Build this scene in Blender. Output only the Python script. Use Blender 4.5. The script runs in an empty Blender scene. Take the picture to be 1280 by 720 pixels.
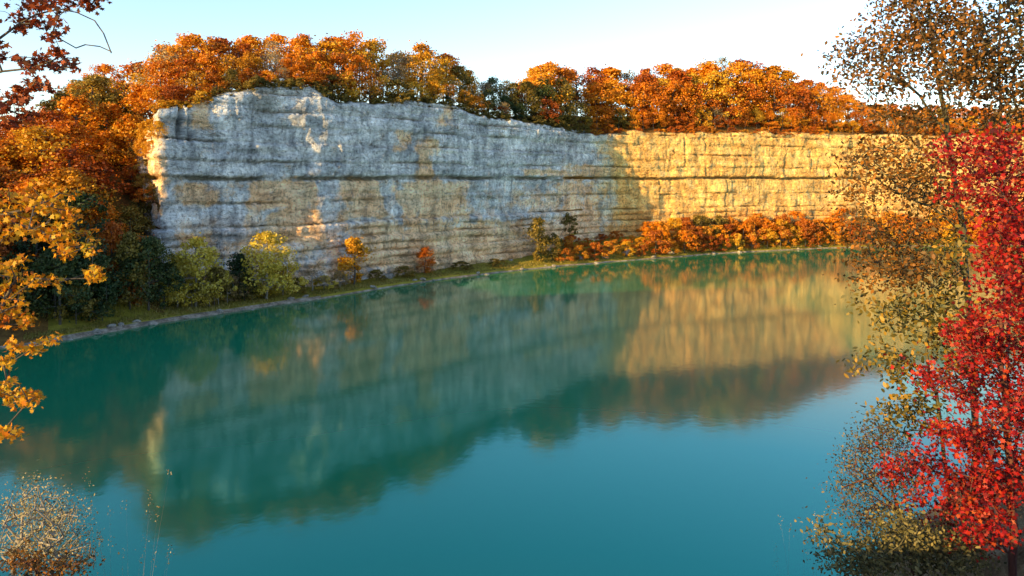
import bpy, bmesh, math, random
import numpy as np
from mathutils import Vector, noise as mnoise

random.seed(7)
RNG = np.random.default_rng(11)
SC = bpy.context.scene
COL = SC.collection
F = 850.0            # focal length in photo pixels (1280 wide)
H = 25.0             # eye height over the water
HY = 223.0           # eye level row in the photo
R = math.radians


# ------------------------------------------------------------------ helpers
def P3(px, py, Y):
    """point seen in direction (px, py) at distance Y north of the viewpoint"""
    return np.array([(px - 640) * Y / F, Y, H + (HY - py) * Y / F])


def link(name, mesh, mat=None, parent=None):
    o = bpy.data.objects.new(name, mesh)
    COL.objects.link(o)
    if mat is not None:
        if mesh is not None and len(mesh.materials) == 0:
            mesh.materials.append(mat)
    if parent is not None:
        o.parent = parent
    return o


def mesh_np(name, verts, faces_flat, sizes, smooth=False):
    me = bpy.data.meshes.new(name)
    verts = np.asarray(verts, dtype=np.float32)
    faces_flat = np.asarray(faces_flat, dtype=np.int32)
    sizes = np.asarray(sizes, dtype=np.int32)
    me.vertices.add(len(verts))
    me.vertices.foreach_set('co', verts.ravel())
    me.loops.add(len(faces_flat))
    me.loops.foreach_set('vertex_index', faces_flat)
    me.polygons.add(len(sizes))
    starts = np.concatenate([[0], np.cumsum(sizes)[:-1]]).astype(np.int32)
    me.polygons.foreach_set('loop_start', starts)
    me.polygons.foreach_set('loop_total', sizes)
    if smooth:
        me.polygons.foreach_set('use_smooth', np.ones(len(sizes), dtype=bool))
    me.update(calc_edges=True)
    me.validate()
    return me


def grid_mesh(name, V, smooth=True):
    """V: (n, m, 3) grid of points"""
    n, m, _ = V.shape
    idx = np.arange(n * m).reshape(n, m)
    q = np.stack([idx[:-1, :-1], idx[1:, :-1], idx[1:, 1:], idx[:-1, 1:]], -1).reshape(-1)
    return mesh_np(name, V.reshape(-1, 3), q, np.full((n - 1) * (m - 1), 4), smooth)


def thing(name, label, cat, loc=(0, 0, 0), group=None, rz=0.0, s=1.0):
    o = bpy.data.objects.new(name, None)
    COL.objects.link(o)
    o.location = loc
    o.rotation_euler = (0, 0, rz)
    o.scale = (s, s, s) if not hasattr(s, '__len__') else s
    o.empty_display_size = 0.5
    o['label'] = label
    o['category'] = cat
    if group:
        o['group'] = group
    return o


# ------------------------------------------------------------------ materials
def new_mat(name):
    m = bpy.data.materials.new(name)
    m.use_nodes = True
    nt = m.node_tree
    nt.nodes.clear()
    out = nt.nodes.new('ShaderNodeOutputMaterial')
    return m, nt, out


def nd(nt, typ, **kw):
    n = nt.nodes.new(typ)
    for k, v in kw.items():
        if k.startswith('i_'):
            key = k[2:].replace('_', ' ')
            n.inputs[key].default_value = v
        else:
            setattr(n, k, v)
    return n


def ramp(nt, stops, interp='LINEAR'):
    r = nt.nodes.new('ShaderNodeValToRGB')
    cr = r.color_ramp
    cr.interpolation = interp
    while len(cr.elements) < len(stops):
        cr.elements.new(0.5)
    for e, (p, c) in zip(cr.elements, stops):
        e.position = p
        e.color = (*c, 1) if len(c) == 3 else c
    return r


def mixc(nt, fac, a, b, mode='MIX'):
    m = nt.nodes.new('ShaderNodeMix')
    m.data_type = 'RGBA'
    m.blend_type = mode
    for sock, v in ((m.inputs[0], fac), (m.inputs[6], a), (m.inputs[7], b)):
        if hasattr(v, 'is_linked') or hasattr(v, 'links'):
            nt.links.new(v, sock)
        elif isinstance(v, tuple):
            sock.default_value = (*v, 1)
        else:
            sock.default_value = v
    return m.outputs[2]


def leaf_mat(name, cols, transl=0.3, per_object=True, per_leaf=0.5, clump=0.35, bscale=0.45):
    """cols: 3-4 colours; which one depends on the tree, the clump and the leaf"""
    m, nt, out = new_mat(name)
    L = nt.links.new
    geo = nd(nt, 'ShaderNodeNewGeometry')
    oi = nd(nt, 'ShaderNodeObjectInfo')
    tc = nd(nt, 'ShaderNodeTexCoord')
    ns = nd(nt, 'ShaderNodeTexNoise', i_Scale=bscale, i_Detail=2.0)
    L(tc.outputs['Object'], ns.inputs['Vector'])

    def math_(op, a, b):
        n = nd(nt, 'ShaderNodeMath', operation=op)
        for s, v in ((n.inputs[0], a), (n.inputs[1], b)):
            if isinstance(v, (int, float)):
                s.default_value = v
            else:
                L(v, s)
        return n.outputs[0]
    a = math_('MULTIPLY', math_('SUBTRACT', geo.outputs['Random Per Island'], 0.5), per_leaf)
    b = math_('MULTIPLY', math_('SUBTRACT', ns.outputs['Fac'], 0.5), clump * 3)
    c = math_('MULTIPLY', math_('SUBTRACT', oi.outputs['Random'], 0.5), 0.6 if per_object else 0.0)
    f = math_('ADD', math_('ADD', a, b), math_('ADD', c, 0.5))
    k = len(cols)
    rp = ramp(nt, [(i / (k - 1) if k > 1 else 0, cc) for i, cc in enumerate(cols)])
    L(f, rp.inputs['Fac'])
    d = nd(nt, 'ShaderNodeBsdfDiffuse')
    t = nd(nt, 'ShaderNodeBsdfTranslucent')
    g = nd(nt, 'ShaderNodeBsdfGlossy', i_Roughness=0.55)
    g.inputs['Color'].default_value = (1, 1, 1, 1)
    L(rp.outputs['Color'], d.inputs['Color'])
    L(rp.outputs['Color'], t.inputs['Color'])
    mx = nd(nt, 'ShaderNodeMixShader')
    mx.inputs[0].default_value = transl
    L(d.outputs[0], mx.inputs[1])
    L(t.outputs[0], mx.inputs[2])
    mg = nd(nt, 'ShaderNodeMixShader')
    mg.inputs[0].default_value = 0.02
    L(mx.outputs[0], mg.inputs[1])
    L(g.outputs[0], mg.inputs[2])
    L(mg.outputs[0], out.inputs['Surface'])
    return m


def bark_mat(name, c1, c2, scale=6.0):
    m, nt, out = new_mat(name)
    L = nt.links.new
    tc = nd(nt, 'ShaderNodeTexCoord')
    mp = nd(nt, 'ShaderNodeMapping')
    mp.inputs['Scale'].default_value = (scale, scale, scale * 0.2)
    L(tc.outputs['Object'], mp.inputs['Vector'])
    ns = nd(nt, 'ShaderNodeTexNoise', i_Scale=2.0, i_Detail=5.0, i_Roughness=0.7)
    L(mp.outputs[0], ns.inputs['Vector'])
    rp = ramp(nt, [(0.35, c1), (0.65, c2)])
    L(ns.outputs['Fac'], rp.inputs['Fac'])
    b = nd(nt, 'ShaderNodeBsdfPrincipled', i_Roughness=0.9)
    L(rp.outputs['Color'], b.inputs['Base Color'])
    bp = nd(nt, 'ShaderNodeBump', i_Strength=0.6, i_Distance=0.02)
    L(ns.outputs['Fac'], bp.inputs['Height'])
    L(bp.outputs[0], b.inputs['Normal'])
    L(b.outputs[0], out.inputs['Surface'])
    return m


def ground_mat(name, stops, scale=0.15, fine=4.0, bump=0.5):
    m, nt, out = new_mat(name)
    L = nt.links.new
    geo = nd(nt, 'ShaderNodeNewGeometry')
    n1 = nd(nt, 'ShaderNodeTexNoise', i_Scale=scale, i_Detail=6.0, i_Roughness=0.65)
    n2 = nd(nt, 'ShaderNodeTexNoise', i_Scale=fine, i_Detail=4.0, i_Roughness=0.7)
    L(geo.outputs['Position'], n1.inputs['Vector'])
    L(geo.outputs['Position'], n2.inputs['Vector'])
    ad = nd(nt, 'ShaderNodeMath', operation='MULTIPLY_ADD')
    L(n2.outputs['Fac'], ad.inputs[0])
    ad.inputs[1].default_value = 0.5
    sb = nd(nt, 'ShaderNodeMath', operation='SUBTRACT')
    L(n1.outputs['Fac'], sb.inputs[0])
    sb.inputs[1].default_value = 0.25
    L(sb.outputs[0], ad.inputs[2])
    rp = ramp(nt, stops)
    L(ad.outputs[0], rp.inputs['Fac'])
    b = nd(nt, 'ShaderNodeBsdfPrincipled', i_Roughness=0.95)
    b.inputs['Specular IOR Level'].default_value = 0.15
    L(rp.outputs['Color'], b.inputs['Base Color'])
    bp = nd(nt, 'ShaderNodeBump', i_Strength=bump, i_Distance=0.1)
    L(n2.outputs['Fac'], bp.inputs['Height'])
    L(bp.outputs[0], b.inputs['Normal'])
    L(b.outputs[0], out.inputs['Surface'])
    return m


def rock_mat():
    m, nt, out = new_mat('layered_limestone')
    L = nt.links.new
    uv = nd(nt, 'ShaderNodeUVMap', uv_map='UVMap')
    at = nd(nt, 'ShaderNodeAttribute', attribute_name='rockmask')
    sep = nd(nt, 'ShaderNodeSeparateColor')
    L(at.outputs['Color'], sep.inputs[0])

    def noise(sx, sy, scale=1.0, det=5.0, rough=0.6):
        mp = nd(nt, 'ShaderNodeMapping')
        mp.inputs['Scale'].default_value = (sx, sy, 1)
        L(uv.outputs[0], mp.inputs['Vector'])
        n = nd(nt, 'ShaderNodeTexNoise', i_Scale=scale, i_Detail=det, i_Roughness=rough)
        L(mp.outputs[0], n.inputs['Vector'])
        return n.outputs['Fac']
    # domain warp so that neither streaks nor beds run dead straight
    wn = nd(nt, 'ShaderNodeTexNoise', i_Scale=0.22, i_Detail=3.0)
    L(uv.outputs[0], wn.inputs['Vector'])
    wsub = nd(nt, 'ShaderNodeVectorMath', operation='SUBTRACT'); L(wn.outputs['Color'], wsub.inputs[0]); wsub.inputs[1].default_value = (.5, .5, .5)
    wsc = nd(nt, 'ShaderNodeVectorMath', operation='SCALE'); L(wsub.outputs[0], wsc.inputs[0]); wsc.inputs['Scale'].default_value = 2.2
    wad = nd(nt, 'ShaderNodeVectorMath', operation='ADD'); L(wsc.outputs[0], wad.inputs[0]); L(uv.outputs[0], wad.inputs[1])

    def noise(sx, sy, scale=1.0, det=5.0, rough=0.6, warp=True):
        mp = nd(nt, 'ShaderNodeMapping')
        mp.inputs['Scale'].default_value = (sx, sy, 1)
        L(wad.outputs[0] if warp else uv.outputs[0], mp.inputs['Vector'])
        n = nd(nt, 'ShaderNodeTexNoise', i_Scale=scale, i_Detail=det, i_Roughness=rough)
        L(mp.outputs[0], n.inputs['Vector'])
        return n.outputs['Fac']
    vert = noise(0.42, 0.04, 1.0, 8, 0.72)     # water streaks down the face
    vert2 = noise(1.1, 0.22, 1.0, 5, 0.7)
    horiz = noise(0.06, 0.75, 1.0, 7, 0.7)     # bedding
    blot = noise(0.13, 0.2, 1.0, 7, 0.7)
    edge = noise(0.3, 0.35, 1.0, 6, 0.7)
    fine = noise(1.5, 1.8, 1.0, 5, 0.8)
    # grey limestone with paler and darker beds
    g = ramp(nt, [(0.30, (0.26, 0.27, 0.29)), (0.42, (0.48, 0.485, 0.50)), (0.54, (0.70, 0.69, 0.69)), (0.70, (0.90, 0.87, 0.84))])
    L(blot, g.inputs['Fac'])
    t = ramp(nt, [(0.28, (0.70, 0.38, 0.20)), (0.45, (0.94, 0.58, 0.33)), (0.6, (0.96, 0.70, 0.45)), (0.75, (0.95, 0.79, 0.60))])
    L(blot, t.inputs['Fac'])
    # tan where the mask says, edges broken by noise
    ma = nd(nt, 'ShaderNodeMath', operation='MULTIPLY_ADD')
    L(edge, ma.inputs[0]); ma.inputs[1].default_value = 2.4; ma.inputs[2].default_value = -1.2
    mb = nd(nt, 'ShaderNodeMath', operation='MULTIPLY_ADD')
    L(vert, mb.inputs[0]); mb.inputs[1].default_value = 1.2; mb.inputs[2].default_value = -0.6
    s1 = nd(nt, 'ShaderNodeMath', operation='ADD'); L(ma.outputs[0], s1.inputs[0]); L(mb.outputs[0], s1.inputs[1])
    s2 = nd(nt, 'ShaderNodeMath', operation='ADD', use_clamp=True); L(s1.outputs[0], s2.inputs[0]); L(sep.outputs[0], s2.inputs[1])
    mr = nd(nt, 'ShaderNodeMapRange'); mr.inputs['From Min'].default_value = 0.25; mr.inputs['From Max'].default_value = 0.75
    L(s2.outputs[0], mr.inputs['Value'])
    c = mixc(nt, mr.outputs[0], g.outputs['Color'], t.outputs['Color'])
    # pale lime wash
    s3 = nd(nt, 'ShaderNodeMath', operation='ADD'); L(s1.outputs[0], s3.inputs[0]); L(sep.outputs[1], s3.inputs[1])
    mr2 = nd(nt, 'ShaderNodeMapRange'); mr2.inputs['From Min'].default_value = 0.35; mr2.inputs['From Max'].default_value = 0.9
    mr2.inputs['To Max'].default_value = 0.85
    L(s3.outputs[0], mr2.inputs['Value'])
    c = mixc(nt, mr2.outputs[0], c, (0.62, 0.64, 0.68))
    # streaks
    r1 = ramp(nt, [(0.36, (0.5, 0.5, 0.52)), (0.5, (0.97, 0.97, 0.97)), (0.64, (1.25, 1.22, 1.2))])
    L(vert, r1.inputs['Fac'])
    c = mixc(nt, 0.85, c, r1.outputs['Color'], 'MULTIPLY')
    r2 = ramp(nt, [(0.36, (0.6, 0.6, 0.6)), (0.5, (1, 1, 1)), (0.7, (1.15, 1.15, 1.15))])
    L(vert2, r2.inputs['Fac'])
    c = mixc(nt, 0.6, c, r2.outputs['Color'], 'MULTIPLY')
    r3 = ramp(nt, [(0.33, (0.5, 0.46, 0.42)), (0.47, (1, 1, 1)), (0.7, (1.12, 1.12, 1.12))])
    L(horiz, r3.inputs['Fac'])
    c = mixc(nt, 0.8, c, r3.outputs['Color'], 'MULTIPLY')
    r4 = ramp(nt, [(0.38, (0.22, 0.21, 0.2)), (0.47, (0.95, 0.95, 0.95)), (0.66, (1.35, 1.35, 1.35))])
    L(fine, r4.inputs['Fac'])
    c = mixc(nt, 0.7, c, r4.outputs['Color'], 'MULTIPLY')
    mpv = nd(nt, 'ShaderNodeMapping'); mpv.inputs['Scale'].default_value = (0.30, 0.62, 1)
    L(wad.outputs[0], mpv.inputs['Vector'])
    vo = nd(nt, 'ShaderNodeTexVoronoi', feature='DISTANCE_TO_EDGE', i_Scale=1.0)
    L(mpv.outputs[0], vo.inputs['Vector'])
    rv = ramp(nt, [(0.0, (0.25, 0.24, 0.23)), (0.035, (0.75, 0.74, 0.73)), (0.07, (1, 1, 1))])
    L(vo.outputs['Distance'], rv.inputs['Fac'])
    cm = nd(nt, 'ShaderNodeMapRange'); cm.inputs['From Min'].default_value = 0.5; cm.inputs['From Max'].default_value = 0.68
    L(edge, cm.inputs['Value'])
    c = mixc(nt, cm.outputs[0], c, rv.outputs['Color'], 'MULTIPLY')
    vo2 = nd(nt, 'ShaderNodeTexVoronoi', feature='F1', i_Scale=1.0)
    L(mpv.outputs[0], vo2.inputs['Vector'])
    sv = nd(nt, 'ShaderNodeSeparateColor'); L(vo2.outputs['Color'], sv.inputs[0])
    rb_ = ramp(nt, [(0.0, (0.96, 0.96, 0.97)), (1.0, (1.24, 1.23, 1.21))]); L(sv.outputs[0], rb_.inputs['Fac'])
    c = mixc(nt, 1.0, c, rb_.outputs['Color'], 'MULTIPLY')
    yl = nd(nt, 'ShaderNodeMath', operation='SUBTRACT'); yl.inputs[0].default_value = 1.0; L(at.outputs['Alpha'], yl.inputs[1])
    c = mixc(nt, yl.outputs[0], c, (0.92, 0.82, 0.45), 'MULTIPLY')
    # rim earth, plus shade painted into the ledge recesses
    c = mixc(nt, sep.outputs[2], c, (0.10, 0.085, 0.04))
    b = nd(nt, 'ShaderNodeBsdfPrincipled', i_Roughness=0.9)
    b.inputs['Specular IOR Level'].default_value = 0.2
    L(c, b.inputs['Base Color'])
    bp = nd(nt, 'ShaderNodeBump', i_Strength=0.9, i_Distance=0.45)
    hh = nd(nt, 'ShaderNodeMath', operation='ADD')
    L(fine, hh.inputs[0]); L(vert2, hh.inputs[1])
    h2 = nd(nt, 'ShaderNodeMath', operation='ADD')
    L(hh.outputs[0], h2.inputs[0]); L(horiz, h2.inputs[1])
    h3 = nd(nt, 'ShaderNodeMath', operation='MULTIPLY_ADD'); L(rv.outputs['Color'], h3.inputs[0]); L(cm.outputs[0], h3.inputs[1]); L(h2.outputs[0], h3.inputs[2])
    L(h3.outputs[0], bp.inputs['Height'])
    L(bp.outputs[0], b.inputs['Normal'])
    L(b.outputs[0], out.inputs['Surface'])
    return m


def water_mat():
    m, nt, out = new_mat('lake_water')
    L = nt.links.new
    geo = nd(nt, 'ShaderNodeNewGeometry')
    n1 = nd(nt, 'ShaderNodeTexNoise', i_Scale=0.9, i_Detail=3.0, i_Roughness=0.55)
    L(geo.outputs['Position'], n1.inputs['Vector'])
    bp = nd(nt, 'ShaderNodeBump', i_Strength=0.03, i_Distance=0.2)
    L(n1.outputs['Fac'], bp.inputs['Height'])
    nc = nd(nt, 'ShaderNodeTexNoise', i_Scale=0.012, i_Detail=2.0)
    L(geo.outputs['Position'], nc.inputs['Vector'])
    rc = ramp(nt, [(0.35, (0.0, 0.165, 0.07)), (0.65, (0.0, 0.205, 0.11))])
    L(nc.outputs['Fac'], rc.inputs['Fac'])
    d = nd(nt, 'ShaderNodeBsdfDiffuse')
    L(rc.outputs['Color'], d.inputs['Color'])
    g = nd(nt, 'ShaderNodeBsdfGlossy', i_Roughness=0.075)
    g.inputs['Color'].default_value = (0.86, 0.95, 0.98, 1)
    L(bp.outputs[0], g.inputs['Normal'])
    lw = nd(nt, 'ShaderNodeLayerWeight', i_Blend=0.5)
    tr = ramp(nt, [(0.52, (0.22, 0.92, 1.0)), (0.65, (0.45, 0.95, 1.0)), (0.73, (1.0, 0.93, 0.82)), (0.90, (1.0, 0.97, 0.92))])
    L(lw.outputs['Facing'], tr.inputs['Fac'])
    L(tr.outputs['Color'], g.inputs['Color'])
    fr = nd(nt, 'ShaderNodeFresnel', i_IOR=2.0)
    mx = nd(nt, 'ShaderNodeMixShader')
    L(fr.outputs[0], mx.inputs[0])
    L(d.outputs[0], mx.inputs[1])
    L(g.outputs[0], mx.inputs[2])
    L(mx.outputs[0], out.inputs['Surface'])
    return m


M = {}
M['rock'] = rock_mat()
M['water'] = water_mat()
M['bark'] = bark_mat('grey_bark', (0.05, 0.04, 0.032), (0.14, 0.115, 0.09))
M['bark_pale'] = bark_mat('pale_bark', (0.16, 0.14, 0.11), (0.36, 0.32, 0.27))
M['bark_red'] = bark_mat('reddish_bark', (0.06, 0.018, 0.014), (0.14, 0.05, 0.035))
M['bark_moss'] = bark_mat('mossy_bark', (0.035, 0.035, 0.02), (0.10, 0.09, 0.045))
M['forest_floor'] = ground_mat('forest_floor', [(0.2, (0.05, 0.03, 0.012)), (0.45, (0.14, 0.07, 0.02)), (0.6, (0.24, 0.12, 0.03)), (0.8, (0.17, 0.13, 0.06))], 0.2, 1.5, 1.0)
M['turf'] = ground_mat('shore_turf', [(0.2, (0.10, 0.09, 0.015)), (0.45, (0.24, 0.20, 0.025)), (0.62, (0.34, 0.28, 0.04)), (0.85, (0.30, 0.21, 0.06))], 0.25, 2.5, 1.0)
M['shore'] = ground_mat('shore_stones', [(0.2, (0.06, 0.045, 0.035)), (0.45, (0.2, 0.15, 0.11)), (0.6, (0.38, 0.31, 0.25)), (0.85, (0.5, 0.44, 0.38))], 0.6, 3.0, 1.0)
M['stone'] = ground_mat('boulder_stone', [(0.2, (0.1, 0.085, 0.07)), (0.45, (0.24, 0.21, 0.18)), (0.6, (0.36, 0.32, 0.28)), (0.85, (0.5, 0.46, 0.4))], 0.8, 4.0, 1.0)
M['litter'] = ground_mat('leaf_litter', [(0.2, (0.06, 0.035, 0.018)), (0.45, (0.17, 0.11, 0.06)), (0.6, (0.30, 0.21, 0.12)), (0.8, (0.42, 0.34, 0.25))], 1.5, 14.0, 1.0)

LM = {
    'orange': leaf_mat('orange_leaves', [(0.30, 0.065, 0.006), (0.58, 0.16, 0.008), (0.72, 0.26, 0.012), (0.76, 0.40, 0.03)]),
    'rust': leaf_mat('rust_leaves', [(0.17, 0.035, 0.008), (0.38, 0.08, 0.007), (0.55, 0.14, 0.01), (0.62, 0.25, 0.02)]),
    'gold': leaf_mat('gold_leaves', [(0.42, 0.15, 0.01), (0.60, 0.26, 0.015), (0.72, 0.38, 0.02), (0.66, 0.44, 0.06)]),
    'olive': leaf_mat('olive_leaves', [(0.06, 0.05, 0.01), (0.15, 0.11, 0.018), (0.26, 0.18, 0.03), (0.38, 0.24, 0.04)]),
    'green': leaf_mat('dark_green_leaves', [(0.015, 0.035, 0.014), (0.03, 0.06, 0.02), (0.06, 0.09, 0.025), (0.14, 0.13, 0.03)]),
    'yellow': leaf_mat('yellow_leaves', [(0.30, 0.22, 0.03), (0.52, 0.38, 0.04), (0.68, 0.50, 0.06), (0.72, 0.56, 0.16)]),
    'greyish': leaf_mat('faded_leaves', [(0.12, 0.09, 0.05), (0.26, 0.19, 0.10), (0.4, 0.27, 0.12), (0.48, 0.3, 0.08)]),
    'scrub': leaf_mat('scrub_leaves', [(0.20, 0.045, 0.008), (0.42, 0.10, 0.01), (0.58, 0.2, 0.015), (0.60, 0.36, 0.04)]),
    'crimson': leaf_mat('crimson_leaves', [(0.03, 0.006, 0.005), (0.15, 0.004, 0.005), (0.32, 0.005, 0.008), (0.40, 0.014, 0.010), (0.46, 0.09, 0.015)], 0.3, False, 0.9, 0.2, 2.0),
}
WORD = {'orange': 'bright orange', 'rust': 'rust red', 'gold': 'golden yellow', 'olive': 'olive brown',
        'green': 'dark green', 'yellow': 'pale yellow', 'greyish': 'half-bare greyish'}


# ------------------------------------------------------------------ landform tables
def itp(x, table):
    xs, ys = zip(*table)
    return np.interp(x, xs, ys)


SHORE = [(-2600, 20), (-1400, 42), (-600, 78), (-200, 96)] + [(p, F * H / (y - HY)) for p, y in
         [(0, 436), (80, 426), (150, 413), (200, 404), (300, 389), (400, 374), (450, 366), (500, 357), (600, 344),
          (700, 333), (760, 328), (800, 325), (850, 321), (900, 317), (1000, 312), (1040, 310), (1150, 308), (1280, 306)]] + [(1700, 245), (2600, 220), (4000, 160)]
FOOT = [(-2600, 110), (-600, 150), (0, 190), (100, 190), (150, 178), (165, 161), (185, 143), (200, 134), (300, 144), (400, 155), (500, 171), (600, 189),
        (700, 209.5), (745, 222), (800, 229), (900, 239.5), (1040, 255), (1280, 276), (1700, 290), (2600, 300), (4000, 260)]
FOOTZ = [(100, 36), (150, 31), (165, 24), (185, 9), (200, 1.6), (300, 1.0), (500, 0.9), (640, 2.0), (700, 4.5), (800, 6.0), (1040, 6.5), (2600, 8)]
RIMY = [(150, 196), (168, 184), (184, 166), (195, 146), (201, 137), (221, 133), (240, 127), (262, 122), (300, 114), (325, 107), (385, 108), (400, 116), (420, 127), (450, 131),
        (480, 130), (500, 125), (560, 130), (600, 145), (640, 151), (680, 156), (740, 166), (800, 165), (900, 166), (1040, 166)]
CANOPY = [(-60, 160), (0, 152), (30, 145), (60, 128), (75, 108), (110, 90), (130, 74), (160, 66), (180, 60), (200, 48), (240, 39), (260, 42), (300, 37), (340, 34),
          (400, 40), (440, 32), (470, 43), (487, 62), (500, 60), (515, 50), (535, 48), (550, 62), (565, 64), (590, 80), (603, 95), (625, 91),
          (645, 98), (657, 83), (680, 74), (720, 80), (760, 77), (800, 82), (830, 76), (860, 83), (880, 72), (912, 64), (940, 73), (980, 80),
          (1010, 92), (1040, 102), (1070, 118), (1120, 128), (1280, 128), (1500, 128)]
RISE = [(150, 3), (300, 4), (500, 4), (620, 4), (700, 9), (850, 11), (912, 15), (1000, 10), (1100, 6), (1400, 6)]


def rim_z(p):
    Y = itp(p, FOOT)
    zr = H + (HY - itp(p, RIMY)) * Y / F
    return np.where(np.asarray(p) > 1040, 41.7, zr)


CAPZ = [(-2600, 62), (-1400, 52), (-1000, 44), (-600, 38), (-300, 32), (-100, 29), (0, 31), (60, 37), (110, 43), (150, 43)]  # far left end raised out of view to throw shade on the water


def ground_far(p, Y):
    """height of the far land at column p, distance Y (numpy arrays)"""
    p = np.asarray(p, float); Y = np.asarray(Y, float)
    sh = itp(p, SHORE); ft = itp(p, FOOT)
    # bank
    d = Y - sh
    fz = itp(p, FOOTZ)
    lo = np.where(d < 0, 0.35 * d, 0.55 * np.minimum(d, 1.2) / 1.2)
    tal = np.clip((d - 1.2) / np.maximum(ft - sh - 1.2, 1), 0, 1)
    bank = lo + np.where(d > 1.2, (np.maximum(fz, 0.56) - 0.55) * tal ** 1.6, 0)
    # hillside left of the cliff
    cap = itp(p, CAPZ)
    flat = 6.0
    slope = 0.72 + np.clip((d - flat), 0, 300) * 0.0
    hill = lo + np.clip((d - flat) * slope, 0, None) * np.where(p < 0, np.sqrt(1 + ((p - 640) / F) ** 2) / 1.25, 1.0)
    hill = cap - np.log1p(np.exp(np.clip((cap - hill) / 4.0, -40, 40))) * 4.0
    hill = np.maximum(hill, lo)
    hill = np.where(d < 2, lo, hill)
    wl = np.clip((212 - p) / 60.0, 0, 1); wl = wl * wl * (3 - 2 * wl)
    z1 = bank * (1 - wl) + np.where(p < 212, hill, 0) * wl
    # behind the rim
    rz = rim_z(np.clip(p, 150, 1040))
    w = Y - (ft + 3.0)
    up = rz - 0.6 + itp(p, RISE) * (1 - np.exp(-np.clip(w, 0, None) / 14.0)) - 0.02 * np.clip(w - 60, 0, None)
    t = np.clip((w + 1.0) / 1.5, 0, 1)
    z2 = z1 * (1 - t) + up * t
    return np.where(p > 150, z2, np.where(p < 110, z1, z1 + (z2 - z1) * np.clip((p - 110) / 40, 0, 1)))


# ------------------------------------------------------------------ far land
def far_land():
    ph0, ph1 = math.atan((-2600 - 640) / F), math.atan((4000 - 640) / F)
    th = np.concatenate([np.linspace(ph0, -0.66, 40)[:-1], np.linspace(-0.66, 0.70, 420), np.linspace(0.70, ph1, 40)[1:]])
    pp = 640 + F * np.tan(th)
    bankrows, uprows = [], []
    sh = itp(pp, SHORE); ft = itp(pp, FOOT)
    fr = np.linspace(0, 1, 26)
    for k in range(-4, 3):
        bankrows.append(sh + k * 0.6)
    for f in fr[1:]:
        bankrows.append(sh + 1.2 + (ft + 1.6 - sh - 1.2) * f)
    for k in [2.2, 2.8, 3.4, 4.0, 5, 6.5, 8, 10, 13, 16, 20, 25, 32, 40, 55, 80, 130, 250, 500, 1100]:
        uprows.append(ft + k)
    rows = bankrows + uprows
    V = np.zeros((len(pp), len(rows), 3))
    for j, Y in enumerate(rows):
        z = ground_far(pp, Y)
        X = (pp - 640) * Y / F
        # keep the far side rows of the wings from folding
        jit = np.array([mnoise.noise(Vector((x * 0.12, y * 0.12, 3))) + 0.5 * mnoise.noise(Vector((x * 0.4, y * 0.4, 8))) for x, y in zip(X, Y)])
        amp = 0.12 if j < 12 else 0.4
        wob = np.array([mnoise.noise(Vector((x * 0.15, 1.7, 5))) for x in X]) if j < 8 else 0
        V[:, j, 0] = X; V[:, j, 1] = Y + wob * 0.9; V[:, j, 2] = z + jit * amp
    me = grid_mesh('hillside', V)
    me.materials.append(M['forest_floor']); me.materials.append(M['turf']); me.materials.append(M['shore'])
    n, m = V.shape[0] - 1, V.shape[1] - 1
    mi = np.zeros((n, m), dtype=np.int32)
    nb = len(bankrows)
    for i in range(n):
        p = pp[i]
        for j in range(m):
            if j < 5:
                mi[i, j] = 2
            elif j < nb and p > 60:
                if j == 5 and p < 400:
                    mi[i, j] = 2
                elif p > 205:
                    mi[i, j] = 1
                elif j < 12:
                    mi[i, j] = 1
    me.polygons.foreach_set('material_index', mi.ravel())
    o = link('hillside', me)
    o['kind'] = 'structure'
    return o


far_land()


# ------------------------------------------------------------------ the rock face
def smooth_line(pts, step):
    """resample polyline at step, then round the corners a little"""
    pts = np.array(pts, float)
    seg = np.linalg.norm(np.diff(pts[:, :2], axis=0), axis=1)
    s = np.concatenate([[0], np.cumsum(seg)])
    S = np.arange(0, s[-1], step)
    out = np.stack([np.interp(S, s, pts[:, k]) for k in range(pts.shape[1])], -1)
    return S, out


def box_patch(px, py, x0, x1, y0, y1, soft=9):
    a = np.clip((px - x0) / soft + 0.5, 0, 1) * np.clip((x1 - px) / soft + 0.5, 0, 1)
    b = np.clip((py - y0) / soft + 0.5, 0, 1) * np.clip((y1 - py) / soft + 0.5, 0, 1)
    return a * b


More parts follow.
